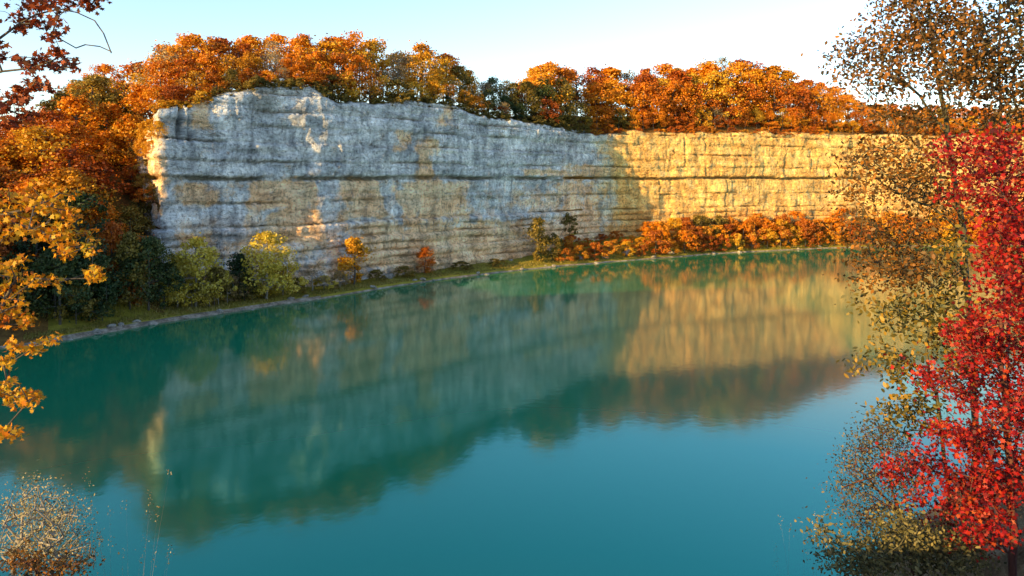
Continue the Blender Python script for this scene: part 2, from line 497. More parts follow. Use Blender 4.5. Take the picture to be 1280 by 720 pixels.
def cliff():
    pts = []
    for p in [140, 150, 165, 185, 196, 200, 220, 223, 229, 232, 236, 262, 268, 300, 330, 385, 400, 450, 500, 560, 575, 600, 640, 680, 700, 722, 745, 770, 800, 850, 900, 960, 1040, 1150, 1280, 1500]:
        Y = float(itp(p, FOOT))
        if p in (262,):
            Y += 0.6
        pts.append(((p - 640) * Y / F, Y, p))
    S, Q = smooth_line(pts, 0.42)
    n = len(S)
    # outward normal in plan, from a smoothed tangent
    k = 9
    pad = np.pad(Q[:, :2], ((k, k), (0, 0)), mode='edge')
    T = pad[2 * k:] - pad[:-2 * k]
    T /= np.linalg.norm(T, axis=1)[:, None]
    N = np.stack([T[:, 1], -T[:, 0]], -1)
    p = 640 + F * Q[:, 0] / Q[:, 1]
    rz = rim_z(p) + 0.0
    rz = rz + np.where(p > 745, 1.0, 0.35) * np.array([mnoise.fractal(Vector((s * 0.09, 5, 0)), 1.0, 2.0, 4) for s in S])
    rz = rz + np.array([0.7 * mnoise.noise(Vector((s * 0.16, 0, 0))) + 0.5 * mnoise.noise(Vector((s * 0.6, 9, 0))) for s in S])
    fz = itp(p, FOOTZ) - 3.0
    rows = 125
    t = np.linspace(0, 1, rows)
    # beds: (height, how far the bed stands out, bed thickness jitter)
    beds = [(-9, 0.5), (1.9, 1.0), (3.5, 0.35), (5.3, 0.9), (7.0, 0.15), (8.9, 0.7), (10.9, 0.0), (12.8, 0.55), (14.6, -0.35), (19.6, -0.15), (24.6, 0.55), (28.6, 0.75),
            (32.8, 0.35), (36.4, 0.7), (39.6, 0.3), (43.5, 0.0)]
    bz = np.array([b[0] for b in beds]); bo = np.array([b[1] for b in beds])
    V = np.zeros((n, rows + 3, 3)); UV = np.zeros((n, rows + 3, 2)); MK = np.zeros((n, rows + 3, 4)); ledge_shade = np.zeros((n, rows + 3))
    rnd = random.Random(5)
    # vertical joints, different for the upper and the lower cliff
    def joints(seed, lo, hi):
        r = random.Random(seed); out = [0.0]
        while out[-1] < S[-1] + 30:
            out.append(out[-1] + r.uniform(lo, hi))
        return np.array(out), np.array([r.uniform(-1, 1) for _ in out])
    JU, JO = joints(1, 3.5, 13); JL, JLO = joints(2, 4, 16); JF, JFO = joints(3, 1.2, 4.5)
    for i in range(n):
        s = S[i]
        big = 1.5 * mnoise.noise(Vector((s * 0.035, 0.3, 1))) + 0.6 * mnoise.noise(Vector((s * 0.11, 4.3, 1)))
        wav = 0.5 * mnoise.noise(Vector((s * 0.03, 7, 2)))
        lit = 1.0 if p[i] > 752 else 0.0
        if p[i] < 205: big *= 0.3
        z = fz[i] + t * (rz[i] - fz[i])
        iu = np.searchsorted(JU, s) - 1; il = np.searchsorted(JL, s) - 1; jf = np.searchsorted(JF, s) - 1
        du = abs(s - JU[iu]); du = min(du, abs(JU[iu + 1] - s)); dl = min(abs(s - JL[il]), abs(JL[il + 1] - s))
        for j in range(rows):
            zz = z[j]
            zb = zz + wav + 0.35 * mnoise.noise(Vector((s * 0.08, zz * 0.05, 12)))
            kb = int(np.searchsorted(bz, zb)) - 1
            kb = max(0, min(kb, len(bz) - 1))
            off = bo[kb]
            db = zb - bz[kb]
            du2 = (bz[kb + 1] - zb) if kb + 1 < len(bz) else 9
            strong = abs(bz[kb] - 24.6) < 0.1
            sj = s + 1.5 * mnoise.noise(Vector((s * 0.05, zz * 0.16, 44))) + 0.5 * mnoise.noise(Vector((s * 0.2, zz * 0.6, 45)))
            iu = max(0, np.searchsorted(JU, sj) - 1); il = max(0, np.searchsorted(JL, sj) - 1); jf = max(0, np.searchsorted(JF, sj) - 1)
            du = min(abs(sj - JU[iu]), abs(JU[iu + 1] - sj)); dl = min(abs(sj - JL[il]), abs(JL[il + 1] - sj))
            gv = max(0.0, min(1.0, 0.5 + 1.8 * mnoise.noise(Vector((s * 0.06, zz * 0.12, 51)))))
            # per bed blocks
            cell = mnoise.noise(Vector((math.floor(s / (3.1 + 1.7 * ((kb * 37) % 5) / 5.0) + kb * 3.3) * 1.7, kb * 5.1, 3)))
            off += 0.5 * cell
            hole = mnoise.noise(Vector((s * 0.09, kb * 3.7, 20)))
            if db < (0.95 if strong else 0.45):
                ledge_shade[i, j] = (0.75 if strong else 0.55) * max(0.2, min(1, hole * 1.6 + (1.0 if strong else 0.45)))  # painted shade, darkens the recess under each bed
                off -= (1.8 if strong else 1.0) * max(0.15, min(1, hole * 1.6 + (1.0 if strong else 0.45)))
            if zb > 24.6:
                off += (0.18 if lit else 0.42) * JO[iu] * (0.3 + gv) - (0.45 * gv if du < 0.3 else 0)
            else:
                off += 0.32 * JLO[il] * (0.3 + gv) - (0.4 * gv if dl < 0.3 else 0)
            off += 0.14 * JFO[jf] * gv
            if zb < 14.6 and p[i] > 230:
                off += (1.3 if p[i] < 540 else 0.5) * (1 - max(0, zb) / 14.6) ** 1.2        # stepped foot of the wall
            vv = Vector((s * 0.22, zz * 0.22, 0))
            off += 0.55 * mnoise.fractal(vv, 1.0, 2.1, 4) + 0.10 * mnoise.noise(Vector((s * 1.3, zz * 1.9, 5)))
            # a few thin ledge lines
            ln = mnoise.noise(Vector((s * 0.045, zz * 1.15, 31)))
            if ln > 0.42:
                off -= 0.35
            if zz > rz[i] - 1.2:
                off -= 0.5 * (1 - (rz[i] - zz) / 1.2) ** 2
            if zz > 32.5 and 234 < p[i] < 266:      # a facet turned to the left
                off -= 2.4 * (266 - p[i]) / 32
            if zz > 31.5:                     # the open joint beside the pillar, upper part only
                off -= 3.2 * max(0.0, 1 - abs(p[i] - 225.5 - 0.3 * (zz - 38)) / 4.2) ** 0.6 * min(1.0, (zz - 31.5) / 2)
            off = off * (0.85 if lit else 1.0) + big
            x = Q[i, 0] + N[i, 0] * off; y = Q[i, 1] + N[i, 1] * off
            V[i, j] = (x, y, zz); UV[i, j] = (s, zz)
        xr, yr, zr = V[i, rows - 1]
        for q, (dd, dz) in enumerate([(0.8, 0.12), (2.4, 0.0), (4.6, -0.8)]):
            V[i, rows + q] = (xr - N[i, 0] * dd, yr - N[i, 1] * dd, zr + dz + 0.1 * rnd.random())
            UV[i, rows + q] = (s, zr + dd)
    px = 640 + F * V[..., 0] / V[..., 1]
    py = HY - F * (V[..., 2] - H) / V[..., 1]
    jx = np.array([[mnoise.fractal(Vector((UV[i, j, 0] * .16, UV[i, j, 1] * .16, 61)), 1.0, 2.0, 4) for j in range(rows + 3)] for i in range(n)])
    jy = np.array([[mnoise.fractal(Vector((UV[i, j, 0] * .10, UV[i, j, 1] * .3, 71)), 1.0, 2.0, 4) for j in range(rows + 3)] for i in range(n)])
    pxo = px.copy(); pyo = py.copy()
    px = px + jx * 16; py = py + jy * 9
    tan = np.zeros(px.shape); pale = np.zeros(px.shape); soil_shade = np.zeros(px.shape)
    for (a, b, c, d, v) in [(234, 266, 228, 256, .9), (205, 232, 228, 245, .5), (312, 392, 226, 262, .95), (345, 402, 262, 300, .75), (432, 470, 227, 272, .95),
                            (502, 568, 228, 276, .95), (456, 680, 282, 332, .72), (440, 500, 296, 312, .8), (520, 545, 170, 226, .85), (560, 585, 228, 270, .6),
                            (655, 760, 208, 222, .8), (636, 700, 240, 262, .35), (160, 206, 160, 270, .7), (236, 264, 118, 165, .75), (490, 512, 165, 185, .6),  # box on the upper left-turned facet paints in its sunlit warmth
                            (548, 566, 128, 160, .6), (700, 760, 226, 300, .5), (600, 700, 280, 330, .6)]:
        tan = np.maximum(tan, v * box_patch(px, py, a, b, c, d))
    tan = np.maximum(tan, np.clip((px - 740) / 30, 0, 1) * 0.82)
    for (a, b, c, d, v) in [(266, 312, 252, 300, .75), (392, 434, 228, 292, .55), (205, 265, 256, 292, .5), (470, 502, 230, 270, .35), (360, 368, 120, 150, .9),
                            (900, 1060, 226, 262, .35), (560, 700, 228, 285, .25), (320, 330, 228, 300, .4), (600, 680, 280, 300, .3)]:
        pale = np.maximum(pale, v * box_patch(px, py, a, b, c, d))
    soil_shade = ledge_shade.copy()  # starts from the shade painted in the ledge recesses
    soil_shade[:, rows:] = 1.0
    soil_shade[:, rows - 1] = 0.7
    soil_shade = np.maximum(soil_shade, 0.75 * box_patch(px, py, 320, 345, 108, 150, 6) * 0.6)
    low = np.clip((pyo - 224) / 4, 0, 1) * np.clip((pxo - 205) / 20, 0, 1)
    MK[..., 0] = np.where(px < 745, np.minimum(1, tan + 0.26 * low + 0.26 * low * np.clip((pyo - 262) / 20, 0, 1)), tan); MK[..., 1] = pale; MK[..., 2] = soil_shade; MK[..., 3] = 1 - np.clip((px - 735) / 40, 0, 1)
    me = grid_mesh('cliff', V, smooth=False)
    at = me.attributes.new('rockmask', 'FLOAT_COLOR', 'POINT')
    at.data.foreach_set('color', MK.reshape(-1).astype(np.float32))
    uvl = me.uv_layers.new(name='UVMap')
    li = np.zeros(len(me.loops), dtype=np.int32); me.loops.foreach_get('vertex_index', li)
    uvl.data.foreach_set('uv', UV.reshape(-1, 2)[li].ravel().astype(np.float32))
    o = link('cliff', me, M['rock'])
    o['kind'] = 'structure'
    return o


cliff()

# ------------------------------------------------------------------ water
me = bpy.data.meshes.new('lake_water')
me.from_pydata([(-900, -60, 0), (900, -60, 0), (900, 700, 0), (-900, 700, 0)], [], [(0, 1, 2, 3)])
w = link('water', me, M['water']); w['kind'] = 'structure'
me = bpy.data.meshes.new('ground')
me.from_pydata([(-6000, -6000, -6), (6000, -6000, -6), (6000, 6000, -6), (-6000, 6000, -6)], [], [(0, 1, 2, 3)])
w = link('ground', me, M['forest_floor']); w['kind'] = 'structure'


# ------------------------------------------------------------------ leaves and branches
QUAD = np.array([(-0.5, 0, 0), (0, -0.42, 0.10), (0.5, 0, 0), (0, 0.42, 0.10)])
OVAL = np.array([(-0.55, 0, 0), (-0.25, -0.24, 0.05), (0.15, -0.27, 0.05), (0.55, 0, -0.06), (0.15, 0.27, 0.05), (-0.25, 0.24, 0.05)])
_mp = [(-0.5, 0), (-0.28, -0.16), (-0.34, -0.48), (-0.08, -0.26), (0.12, -0.5), (0.14, -0.2), (0.56, 0), (0.14, 0.2), (0.12, 0.5), (-0.08, 0.26), (-0.34, 0.48), (-0.28, 0.16)]
MAPLE = np.array([(x, y, 0.16 * abs(y)) for x, y in _mp])


def leaves_mesh(name, C, size, tmpl, rng, up=0.4, outward=None):
    """C (n,3) leaf centres, one face per leaf"""
    n = len(C); k = len(tmpl)
    nrm = rng.normal(size=(n, 3)); nrm[:, 2] += up * np.sign(rng.random(n) - 0.1)
    if outward is not None:
        nrm += outward
    nrm /= np.linalg.norm(nrm, axis=1)[:, None]
    a = rng.normal(size=(n, 3)); a[:, 2] -= 0.4
    a -= nrm * (a * nrm).sum(1)[:, None]
    a /= np.linalg.norm(a, axis=1)[:, None]
    b = np.cross(nrm, a)
    sz = size * rng.uniform(0.65, 1.25, n)
    V = C[:, None, :] + sz[:, None, None] * (tmpl[None, :, 0:1] * a[:, None, :] + tmpl[None, :, 1:2] * b[:, None, :] + tmpl[None, :, 2:3] * nrm[:, None, :])
    return mesh_np(name, V.reshape(-1, 3), np.arange(n * k), np.full(n, k))


def tubes_mesh(name, A, B, ra, rb, sides=5):
    """frustums from A to B"""
    A = np.asarray(A, float); B = np.asarray(B, float)
    n = len(A)
    d = B - A; L = np.linalg.norm(d, axis=1); L[L < 1e-6] = 1e-6
    d /= L[:, None]
    ref = np.where(np.abs(d[:, 2:3]) > 0.9, np.array([[1.0, 0, 0]]), np.array([[0, 0, 1.0]]))
    u = np.cross(d, ref); u /= np.linalg.norm(u, axis=1)[:, None]
    v = np.cross(d, u)
    ang = np.arange(sides) * 2 * math.pi / sides
    c = np.cos(ang)[None, :, None]; s = np.sin(ang)[None, :, None]
    ring = c * u[:, None, :] + s * v[:, None, :]
    ex = (d * np.minimum(np.asarray(rb), L * 0.3)[:, None])[:, None, :] * 0.5
    V = np.concatenate([A[:, None, :] + ring * np.asarray(ra)[:, None, None] - ex, B[:, None, :] + ring * np.asarray(rb)[:, None, None] + ex], 1)
    f = []
    for q in range(sides):
        r = (q + 1) % sides
        f.append([q, r, sides + r, sides + q])
    f = np.array(f)[None] + (np.arange(n) * 2 * sides)[:, None, None]
    return mesh_np(name, V.reshape(-1, 3), f.reshape(-1), np.full(n * sides, 4), True)


def grow(trunks, targets, rng, step=0.35, tip=0.006, expo=0.42, wander=0.12, zpen=0.7, rmax=None):
    """nodes from trunk polylines, then one shoot to each target from the best node; returns tube arrays"""
    pos, par = [], []
    for tr in trunks:
        tr = np.array(tr, float)
        prev = -1
        if len(pos):                      # fork: start at the closest node of what exists
            dd = np.linalg.norm(np.array(pos) - tr[0], axis=1)
            if dd.min() < 0.6:
                prev = int(dd.argmin())
        for a, b in zip(tr[:-1], tr[1:]):
            m = max(1, int(np.linalg.norm(b - a) / step))
            for q in range(m):
                pt = a + (b - a) * q / m
                pos.append(pt + rng.normal(size=3) * step * 0.05); par.append(prev); prev = len(pos) - 1
        pos.append(tr[-1]); par.append(prev)
    tp = np.array(targets)
    base = np.array(pos)
    dist = np.array([np.linalg.norm(base - t, axis=1).min() for t in tp])
    ends = []
    P = np.zeros((len(pos) + len(tp) * 40, 3)); P[:len(pos)] = pos; cnt = len(pos)
    for ti in np.argsort(dist):
        t = tp[ti]
        dv = P[:cnt] - t
        c = np.linalg.norm(dv, axis=1) + zpen * np.maximum(0, dv[:, 2])
        k = int(c.argmin())
        a = P[k].copy(); L = np.linalg.norm(t - a)
        m = max(1, min(38, int(L / step + 0.5)))
        mid = (a + t) / 2 + rng.normal(size=3) * wander * L + np.array([0, 0, 0.10 * L])
        prev = k
        for q in range(1, m + 1):
            f = q / m
            pt = (1 - f) ** 2 * a + 2 * f * (1 - f) * mid + f * f * t
            P[cnt] = pt; par.append(prev); prev = cnt; cnt += 1
        ends.append(prev)
    w = np.zeros(cnt)
    for e in ends:
        w[e] += 1
    for i in range(cnt - 1, -1, -1):
        if w[i] == 0: w[i] = 0.5
        if par[i] >= 0: w[par[i]] += w[i]
    r = tip * np.maximum(w, 1) ** expo
    if rmax: r = np.minimum(r, rmax)
    idx = [i for i in range(cnt) if par[i] >= 0]
    pa = np.array([par[i] for i in idx])
    idx = np.array(idx)
    return P[pa], P[idx], np.minimum(r[pa], r[idx] * 1.5), r[idx]


# --- prototypes of distant trees: unit trees 10 m tall
def proto_crown(seed, w=0.42, base=0.16, nclump=34, per=90, leaf=0.34, flat=1.0, gap=0.0):
    rng = np.random.default_rng(seed)
    C = []; O = []; centers = []
    for _ in range(nclump):
        th = rng.uniform(0, 2 * math.pi); f = rng.random() ** 0.7
        z = base + (1 - base) * f
        prof = math.sin(math.pi * min(1, (0.12 + 0.88 * (z - base) / (1 - base))) ** 0.8) ** 0.7 if z < 0.99 else 0.2
        rad = w * prof * rng.uniform(0.35, 0.95)
        c = np.array([rad * math.cos(th), rad * math.sin(th), min(z, 0.93)]) * 10
        cr = rng.uniform(0.5, 1.45) * (0.7 + 0.5 * prof)
        if rng.random() < gap: continue
        centers.append(c)
        k = int(per * rng.uniform(0.6, 1.2))
        d = rng.normal(size=(k, 3)); d /= np.linalg.norm(d, axis=1)[:, None]
        rr = cr * rng.uniform(0.35, 1.08, k) ** 0.6
        pt = c + d * rr[:, None] * np.array([1, 1, 0.8])
        C.append(pt); O.append(d * 0.9)
    C = np.concatenate(C); O = np.concatenate(O)
    far_ = rng.random(len(C)) < 0.14
    C[far_] += rng.normal(size=(far_.sum(), 3)) * 0.33
    ok = C[:, 2] > 0.3
    C = C[ok]; O = O[ok]
    C[:, 2] *= 10.0 / C[:, 2].max()
    crown = leaves_mesh('crown', C, leaf, QUAD, rng, 0.3, O)
    A, B, ra, rb = grow([[(0, 0, -0.6), (0.1, 0, 2.5), (0.0, 0.1, 5.5), (0.05, 0, 8)]], centers, rng, 1.0, 0.03, 0.45, 0.08)
    trunk = tubes_mesh('trunk', A, B, ra, rb, 5)
    return trunk, crown


PROTO = [proto_crown(100 + i, w=w_, base=b_, nclump=n_, per=p_) for i, (w_, b_, n_, p_) in enumerate(
    [(0.42, 0.12, 52, 85), (0.33, 0.10, 50, 80), (0.50, 0.12, 58, 80), (0.38, 0.2, 44, 85), (0.29, 0.08, 44, 80), (0.45, 0.15, 52, 80), (0.36, 0.05, 48, 70), (0.40, 0.25, 40, 60)])]
SPARSE = [proto_crown(200 + i, w=0.4, base=0.25, nclump=34, per=34, leaf=0.30) for i in range(3)]
BUSH = [proto_crown(300 + i, w=0.62, base=0.04, nclump=34, per=80, leaf=0.55) for i in range(4)]
TALLP = [proto_crown(400 + i, w=0.24, base=0.08, nclump=30, per=85, leaf=0.40) for i in range(2)]


FAR_WOOD = []


def place(kind, protos, loc, height, width, mat, label, cat, group, rz, bark='bark'):
    if kind == 'deciduous_tree':
        pc = 640 + F * loc[0] / loc[1]
        if pc < -12 or pc > 1235:        # beyond the picture's edges: part of the one continuous wood
            FAR_WOOD.append((protos, loc, height, width, mat, rz))
            return None
    tr, cr = protos
    s = height / 10.0
    root = thing(kind, label, cat, loc, group, rz, (s * width, s * width, s))
    for nm, me_, mt in (('trunk', tr, M[bark]), ('crown', cr, mat)):
        if not me_.materials:
            me_.materials.append(mt)
        o = bpy.data.objects.new(nm, me_)
        COL.objects.link(o); o.parent = root
        o.material_slots[0].link = 'OBJECT'
        o.material_slots[0].material = mt
    return root


ORD = ['first', 'second', 'third', 'fourth', 'fifth', 'sixth', 'seventh', 'eighth', 'ninth', 'tenth', 'eleventh', 'twelfth', 'thirteenth', 'fourteenth', 'fifteenth', 'sixteenth',
       'seventeenth', 'eighteenth', 'nineteenth', 'twentieth']


def ordinal(i):
    if i < 20: return ORD[i]
    tens = {2: 'twenty', 3: 'thirty', 4: 'forty', 5: 'fifty', 6: 'sixty', 7: 'seventy', 8: 'eighty', 9: 'ninety', 10: 'hundred', 11: 'hundred-ten', 12: 'hundred-twenty'}
    t, u = divmod(i + 1, 10)
    if u == 0: return {2: 'twentieth', 3: 'thirtieth', 4: 'fortieth', 5: 'fiftieth', 6: 'sixtieth', 7: 'seventieth', 8: 'eightieth', 9: 'ninetieth', 10: 'hundredth', 11: 'hundred-tenth', 12: 'hundred-twentieth'}[t]
    return tens[t] + '-' + ORD[u - 1]


def pick(tab, rnd):
    r = rnd.random() * sum(w for _, w in tab)
    for k, w_ in tab:
        r -= w_
        if r <= 0: return k
    return tab[-1][0]


def rim_colour(p, row, rnd):
    if p < 100: return pick([('rust', 2), ('orange', 4), ('gold', 2), ('olive', 2)], rnd)
    if p < 330: return pick([('orange', 6), ('gold', 2.5), ('rust', 1.5), ('greyish', 1.2), ('olive', .6)], rnd)
    if p < 400: return pick([('orange', 5), ('rust', 2), ('greyish', 1.5), ('gold', 1)], rnd)
    if p < 490: return pick([('olive', 1.5 if row < 2 else .4), ('gold', 3.5), ('orange', 3), ('greyish', 2)], rnd)
    if p < 550: return pick([('greyish', 2.5), ('olive', 1.4), ('gold', 2)], rnd)
    if p < 600: return pick([('gold', 3 if row > 0 else 1), ('orange', 2), ('olive', 1)], rnd)
    if p < 650: return pick([('olive', 3), ('green', 2), ('greyish', .5)], rnd)
    if p < 725 and row < 2: return pick([('olive', 4), ('green', 1), ('rust', .5)], rnd)
    return pick([('orange', 7), ('rust', 2.4), ('gold', 1.6), ('olive', .6), ('greyish', .7)], rnd)


def forest():
    rnd = random.Random(21)
    counters = {}
    # rim trees, row by row inland
    for row, (w0, sp, frac) in enumerate([(4.9, 4.0, 0.46), (8.5, 5.2, 0.72), (15, 6.0, 0.9), (24, 6.4, 1.0)]):
        p = 172.0 if row > 0 else 196.0
        while p < 1330:
            Y = float(itp(p, FOOT)) + w0 + rnd.uniform(-.6, .6) * (1 if row == 0 else 2)
            pj = p + rnd.uniform(-3, 3)
            X = (pj - 640) * Y / F
            g = float(ground_far(pj, Y))
            can = float(itp(pj, CANOPY)) + rnd.uniform(0, 7)
            if pj > 1060: can = max(can, 118)
            top = H + (HY - can) * Y / F
            h = (top - g)
            if row < 3:
                h = min(h * frac * rnd.uniform(0.8, 1.12), h)
            if row == 0 and 385 < pj: h = min(h, 9)
            h = max(3.4, min(h, 21))
            c = rim_colour(pj, row, rnd)
            left = pj < 735
            zone = 'shaded cliff' if left else 'sunlit cliff'
            key = (row, zone)
            pr = rnd.choice(PROTO)
            if c == 'greyish' or (c == 'gold' and rnd.random() < .15): pr = rnd.choice(SPARSE)
            wd = rnd.uniform(0.85, 1.35) * (1.35 if h < 7 else 1.0)
            if rnd.random() < .14: pr = rnd.choice(SPARSE)
            if pj > 735 and row in (1, 2, 3) and c != 'greyish' and rnd.random() < 0.3:
                pr = rnd.choice(TALLP); wd *= 1.25
            if row == 0:
                i = counters.get(key, 0); counters[key] = i + 1
                label = f"{WORD[c]} tree on the rim, {ordinal(i)} from the left above the {zone}"
                grp = f"trees along the rim of the {zone}"
            else:
                label = f"{WORD[c]} tree in the woods {['', 'just behind the front row', 'in the middle rows', 'in the skyline rows', 'in the deepest rows'][row]} above the {zone}"
                grp = f"{WORD[c]} trees {['', 'in the second row', 'in the middle rows', 'on the skyline', 'in the deepest rows'][row]} above the {zone}"
            if True:
                place('deciduous_tree', pr, (X, Y, g - 0.2), h, wd, LM[c], label, 'tree', grp, rnd.uniform(0, 6.28), 'bark_pale' if c == 'greyish' else 'bark')
            p += sp * F / Y * rnd.uniform(0.85, 1.15)
    # wooded slope left of the cliff
    n = 0
    for row, d in enumerate([10, 15, 21, 27, 34, 42, 51, 61, 72]):
        p = -420 + rnd.uniform(0, 20)
        while p < 205 - row * 3:
            Y = float(itp(p, SHORE)) + d + rnd.uniform(-2, 2)
            if p > 150 and Y > float(itp(p, FOOT)) - 2.5:
                p += 12; continue
            if p > 196 and row < 6:
                p += 12; continue
            X = (p - 640) * Y / F
            g = float(ground_far(p, Y))
            can = float(itp(p, CANOPY)) + rnd.uniform(0, 8)
            h = min(H + (HY - can) * Y / F - g, rnd.uniform(10, 15) + row * 0.4)
            if h < 4: h = 4.5
            if row == 0: c = pick([('green', 5), ('olive', 2)], rnd)
            elif row == 1: c = pick([('green', 2), ('olive', 2.5), ('rust', 1)], rnd)
            else: c = pick([('orange', 6), ('gold', 3), ('rust', 2), ('olive', .6)], rnd)
            if p > 125 and row < 5 and row > 0:
                h = min(h, 8); c = pick([('olive', 2), ('rust', 2), ('orange', 2), ('gold', 1.5)], rnd)
            part = 'foot' if row < 2 else ('middle' if row < 4 else 'upper part')
            place('deciduous_tree', rnd.choice(PROTO), (X, Y, g - .2), h, rnd.uniform(1.0, 1.3), LM[c],
                  f"{WORD[c]} tree on the {part} of the wooded slope left of the cliff", 'tree',
                  f"{WORD[c]} trees on the {part} of the slope left of the cliff", rnd.uniform(0, 6.28))
            p += 6.0 * F / Y * rnd.uniform(0.85, 1.2)
            n += 1


forest()


def shrubs():
    rnd = random.Random(31)
    # at the foot of the shaded wall, placed one by one: px, base row, top row, half width px, colour, label
    spec = [
        (75, 398, 300, 26, 'green', PROTO, 'broad dark green tree at the shore, at the left end of the bank'),
        (112, 395, 292, 24, 'green', PROTO, 'dark green tree at the shore beside a rusty shrub'),
        (140, 388, 275, 14, 'rust', TALLP, 'slim rust-brown tree between dark green trees at the shore'),
        (162, 392, 280, 15, 'olive', TALLP, 'slim olive tree between dark green trees at the cliff end'),
        (160, 391, 340, 12, 'rust', BUSH, 'low rust-brown shrub in front of the dark trees on the bank'),
        (186, 388, 292, 22, 'green', PROTO, 'dark green tree against the left end of the rock wall'),
        (205, 386, 322, 18, 'green', PROTO, 'short dark green tree left of the yellow bushes'),
        (176, 300, 240, 16, 'olive', BUSH, 'olive shrub clinging to the broken left end of the cliff'),
        (150, 280, 215, 18, 'rust', BUSH, 'rust-brown shrub on the broken slope beside the cliff end'),
        (230, 384, 322, 17, 'yellow', BUSH, 'dense pale yellow bush filling the space left of the airy tree'),
        (273, 381, 330, 15, 'yellow', BUSH, 'dense pale yellow bush filling the space right of the airy tree'),
        (332, 374, 326, 20, 'yellow', BUSH, 'dense yellow bush below the second airy tree crown'),
        (306, 377, 342, 15, 'olive', BUSH, 'olive bush left of the second airy tree'),
        (95, 400, 350, 20, 'olive', BUSH, 'olive bush in front of the dark trees at the far left bank'),
        (128, 396, 346, 17, 'green', BUSH, 'dark green bush in front of the slim rust tree'),
        (208, 383, 340, 12, 'yellow', BUSH, 'yellow-green bush first in the row under the rock wall'),
        (262, 383, 352, 12, 'yellow', BUSH, 'small yellow bush right of the airy yellow tree trunk'),
        (284, 379, 338, 13, 'greyish', BUSH, 'faded greyish bush between the two big yellow trees'),
        (372, 368, 345, 12, 'olive', BUSH, 'dull olive bush right of the round yellow bush'),
        (405, 362, 343, 11, 'yellow', BUSH, 'small yellow bush left of the lone upright tree'),
        (222, 384, 318, 14, 'yellow', TALLP, 'narrow yellow bush first along the foot of the shaded wall'),
        (245, 383, 290, 26, 'yellow', PROTO, 'large airy yellow tree at the foot of the shaded wall'),
        (268, 382, 330, 18, 'olive', BUSH, 'olive bush under the large airy yellow tree'),
        (240, 383, 345, 14, 'yellow', BUSH, 'low bright yellow bush in front of the large airy yellow tree'),
        (300, 376, 312, 20, 'green', PROTO, 'thin dark green bush between two airy yellow trees'),
        (334, 374, 288, 25, 'yellow', PROTO, 'second airy yellow tree, spreading crown at the wall foot'),
        (354, 370, 330, 19, 'yellow', BUSH, 'round bright yellow bush by the second airy yellow tree'),
        (315, 375, 345, 20, 'greyish', SPARSE, 'greyish twiggy bush low at the wall foot'),
        (390, 364, 335, 16, 'greyish', SPARSE, 'small faded bush right of the round yellow bush'),
        (443, 356, 292, 15, 'gold', TALLP, 'upright yellow-brown tree standing alone against the wall'),
        (425, 359, 338, 11, 'greyish', BUSH, 'low faded shrub left of the upright lone tree'),
        (470, 352, 335, 10, 'olive', BUSH, 'low olive shrub right of the upright lone tree'),
        (505, 347, 332, 12, 'olive', BUSH, 'low olive shrub on the bank below the tan ledges'),
        (531, 343, 308, 9, 'rust', TALLP, 'small dark red sapling against the stepped tan ledges'),
        (518, 345, 325, 8, 'greyish', SPARSE, 'bare greyish sapling beside the dark red sapling'),
        (575, 338, 325, 14, 'olive', BUSH, 'low olive shrub under the right end of the ledges'),
        (620, 333, 322, 14, 'olive', BUSH, 'low olive shrub on the bank nearing the corner'),
        (672, 327, 268, 11, 'olive', TALLP, 'tall olive sapling against the grey wall near the corner'),
        (690, 325, 290, 14, 'olive', BUSH, 'olive bush between the tall sapling and the orange scrub'),
        (712, 296, 265, 10, 'olive', BUSH, 'small olive bush high against the grey wall near the corner'),
    ]
    spec += [
        (186, 200, 150, 13, 'gold', PROTO, 'golden tree hugging the broken left corner of the cliff'),
        (168, 218, 160, 15, 'orange', PROTO, 'orange tree just left of the cliff corner'),
        (150, 240, 178, 16, 'orange', PROTO, 'orange tree two crowns left of the cliff corner'),
        (196, 172, 146, 9, 'gold', BUSH, 'small golden bush on the top corner of the cliff'),
        (172, 262, 225, 11, 'rust', BUSH, 'rust bush halfway down the cliff corner'),
        (192, 252, 228, 8, 'olive', BUSH, 'little olive bush halfway down the cliff corner'),
        (130, 262, 205, 17, 'olive', PROTO, 'olive brown tree midway down the slope left of the corner'),
    ]
    for px, yb, yt, hw, c, protos, lab in spec:
        sh = float(itp(px, SHORE)); ft = float(itp(px, FOOT))
        if yb < 301:
            Y = ft - 0.8 if px >= 140 else 158.0
        else:
            # distance from the base row and the bank height
            Y = sh + (ft - sh) * 0.62
            for _ in range(8):
                g = float(ground_far(px, Y))
                Y = 0.5 * Y + 0.5 * np.clip(F * (H - g) / (yb - HY), sh + 2.0, ft - 1.5)
        g = float(ground_far(px, Y)) if yb >= 301 or px < 140 else H + (HY - yb) * Y / F
        ytop = H + (HY - yt) * Y / F
        h = min(max(1.2, ytop - g), 14)
        pr = rnd.choice(protos)
        wunit = {id(PROTO): 2.7, id(SPARSE): 2.7, id(BUSH): 4.2, id(TALLP): 1.8}[id(protos)]
        want = hw * Y / F
        wd = want / (wunit * h / 10.0)
        wd = min(max(wd, 0.5), 2.2)
        place('shrub' if h < 6 else 'deciduous_tree', pr, ((px - 640) * Y / F, Y, g - 0.15), h, wd, LM[c], lab, 'shrub' if h < 6 else 'tree',
              'shrubs and trees at the foot of the shaded cliff', rnd.uniform(0, 6.28), 'bark_pale' if c in ('greyish', 'yellow') else 'bark')
    cc = 0
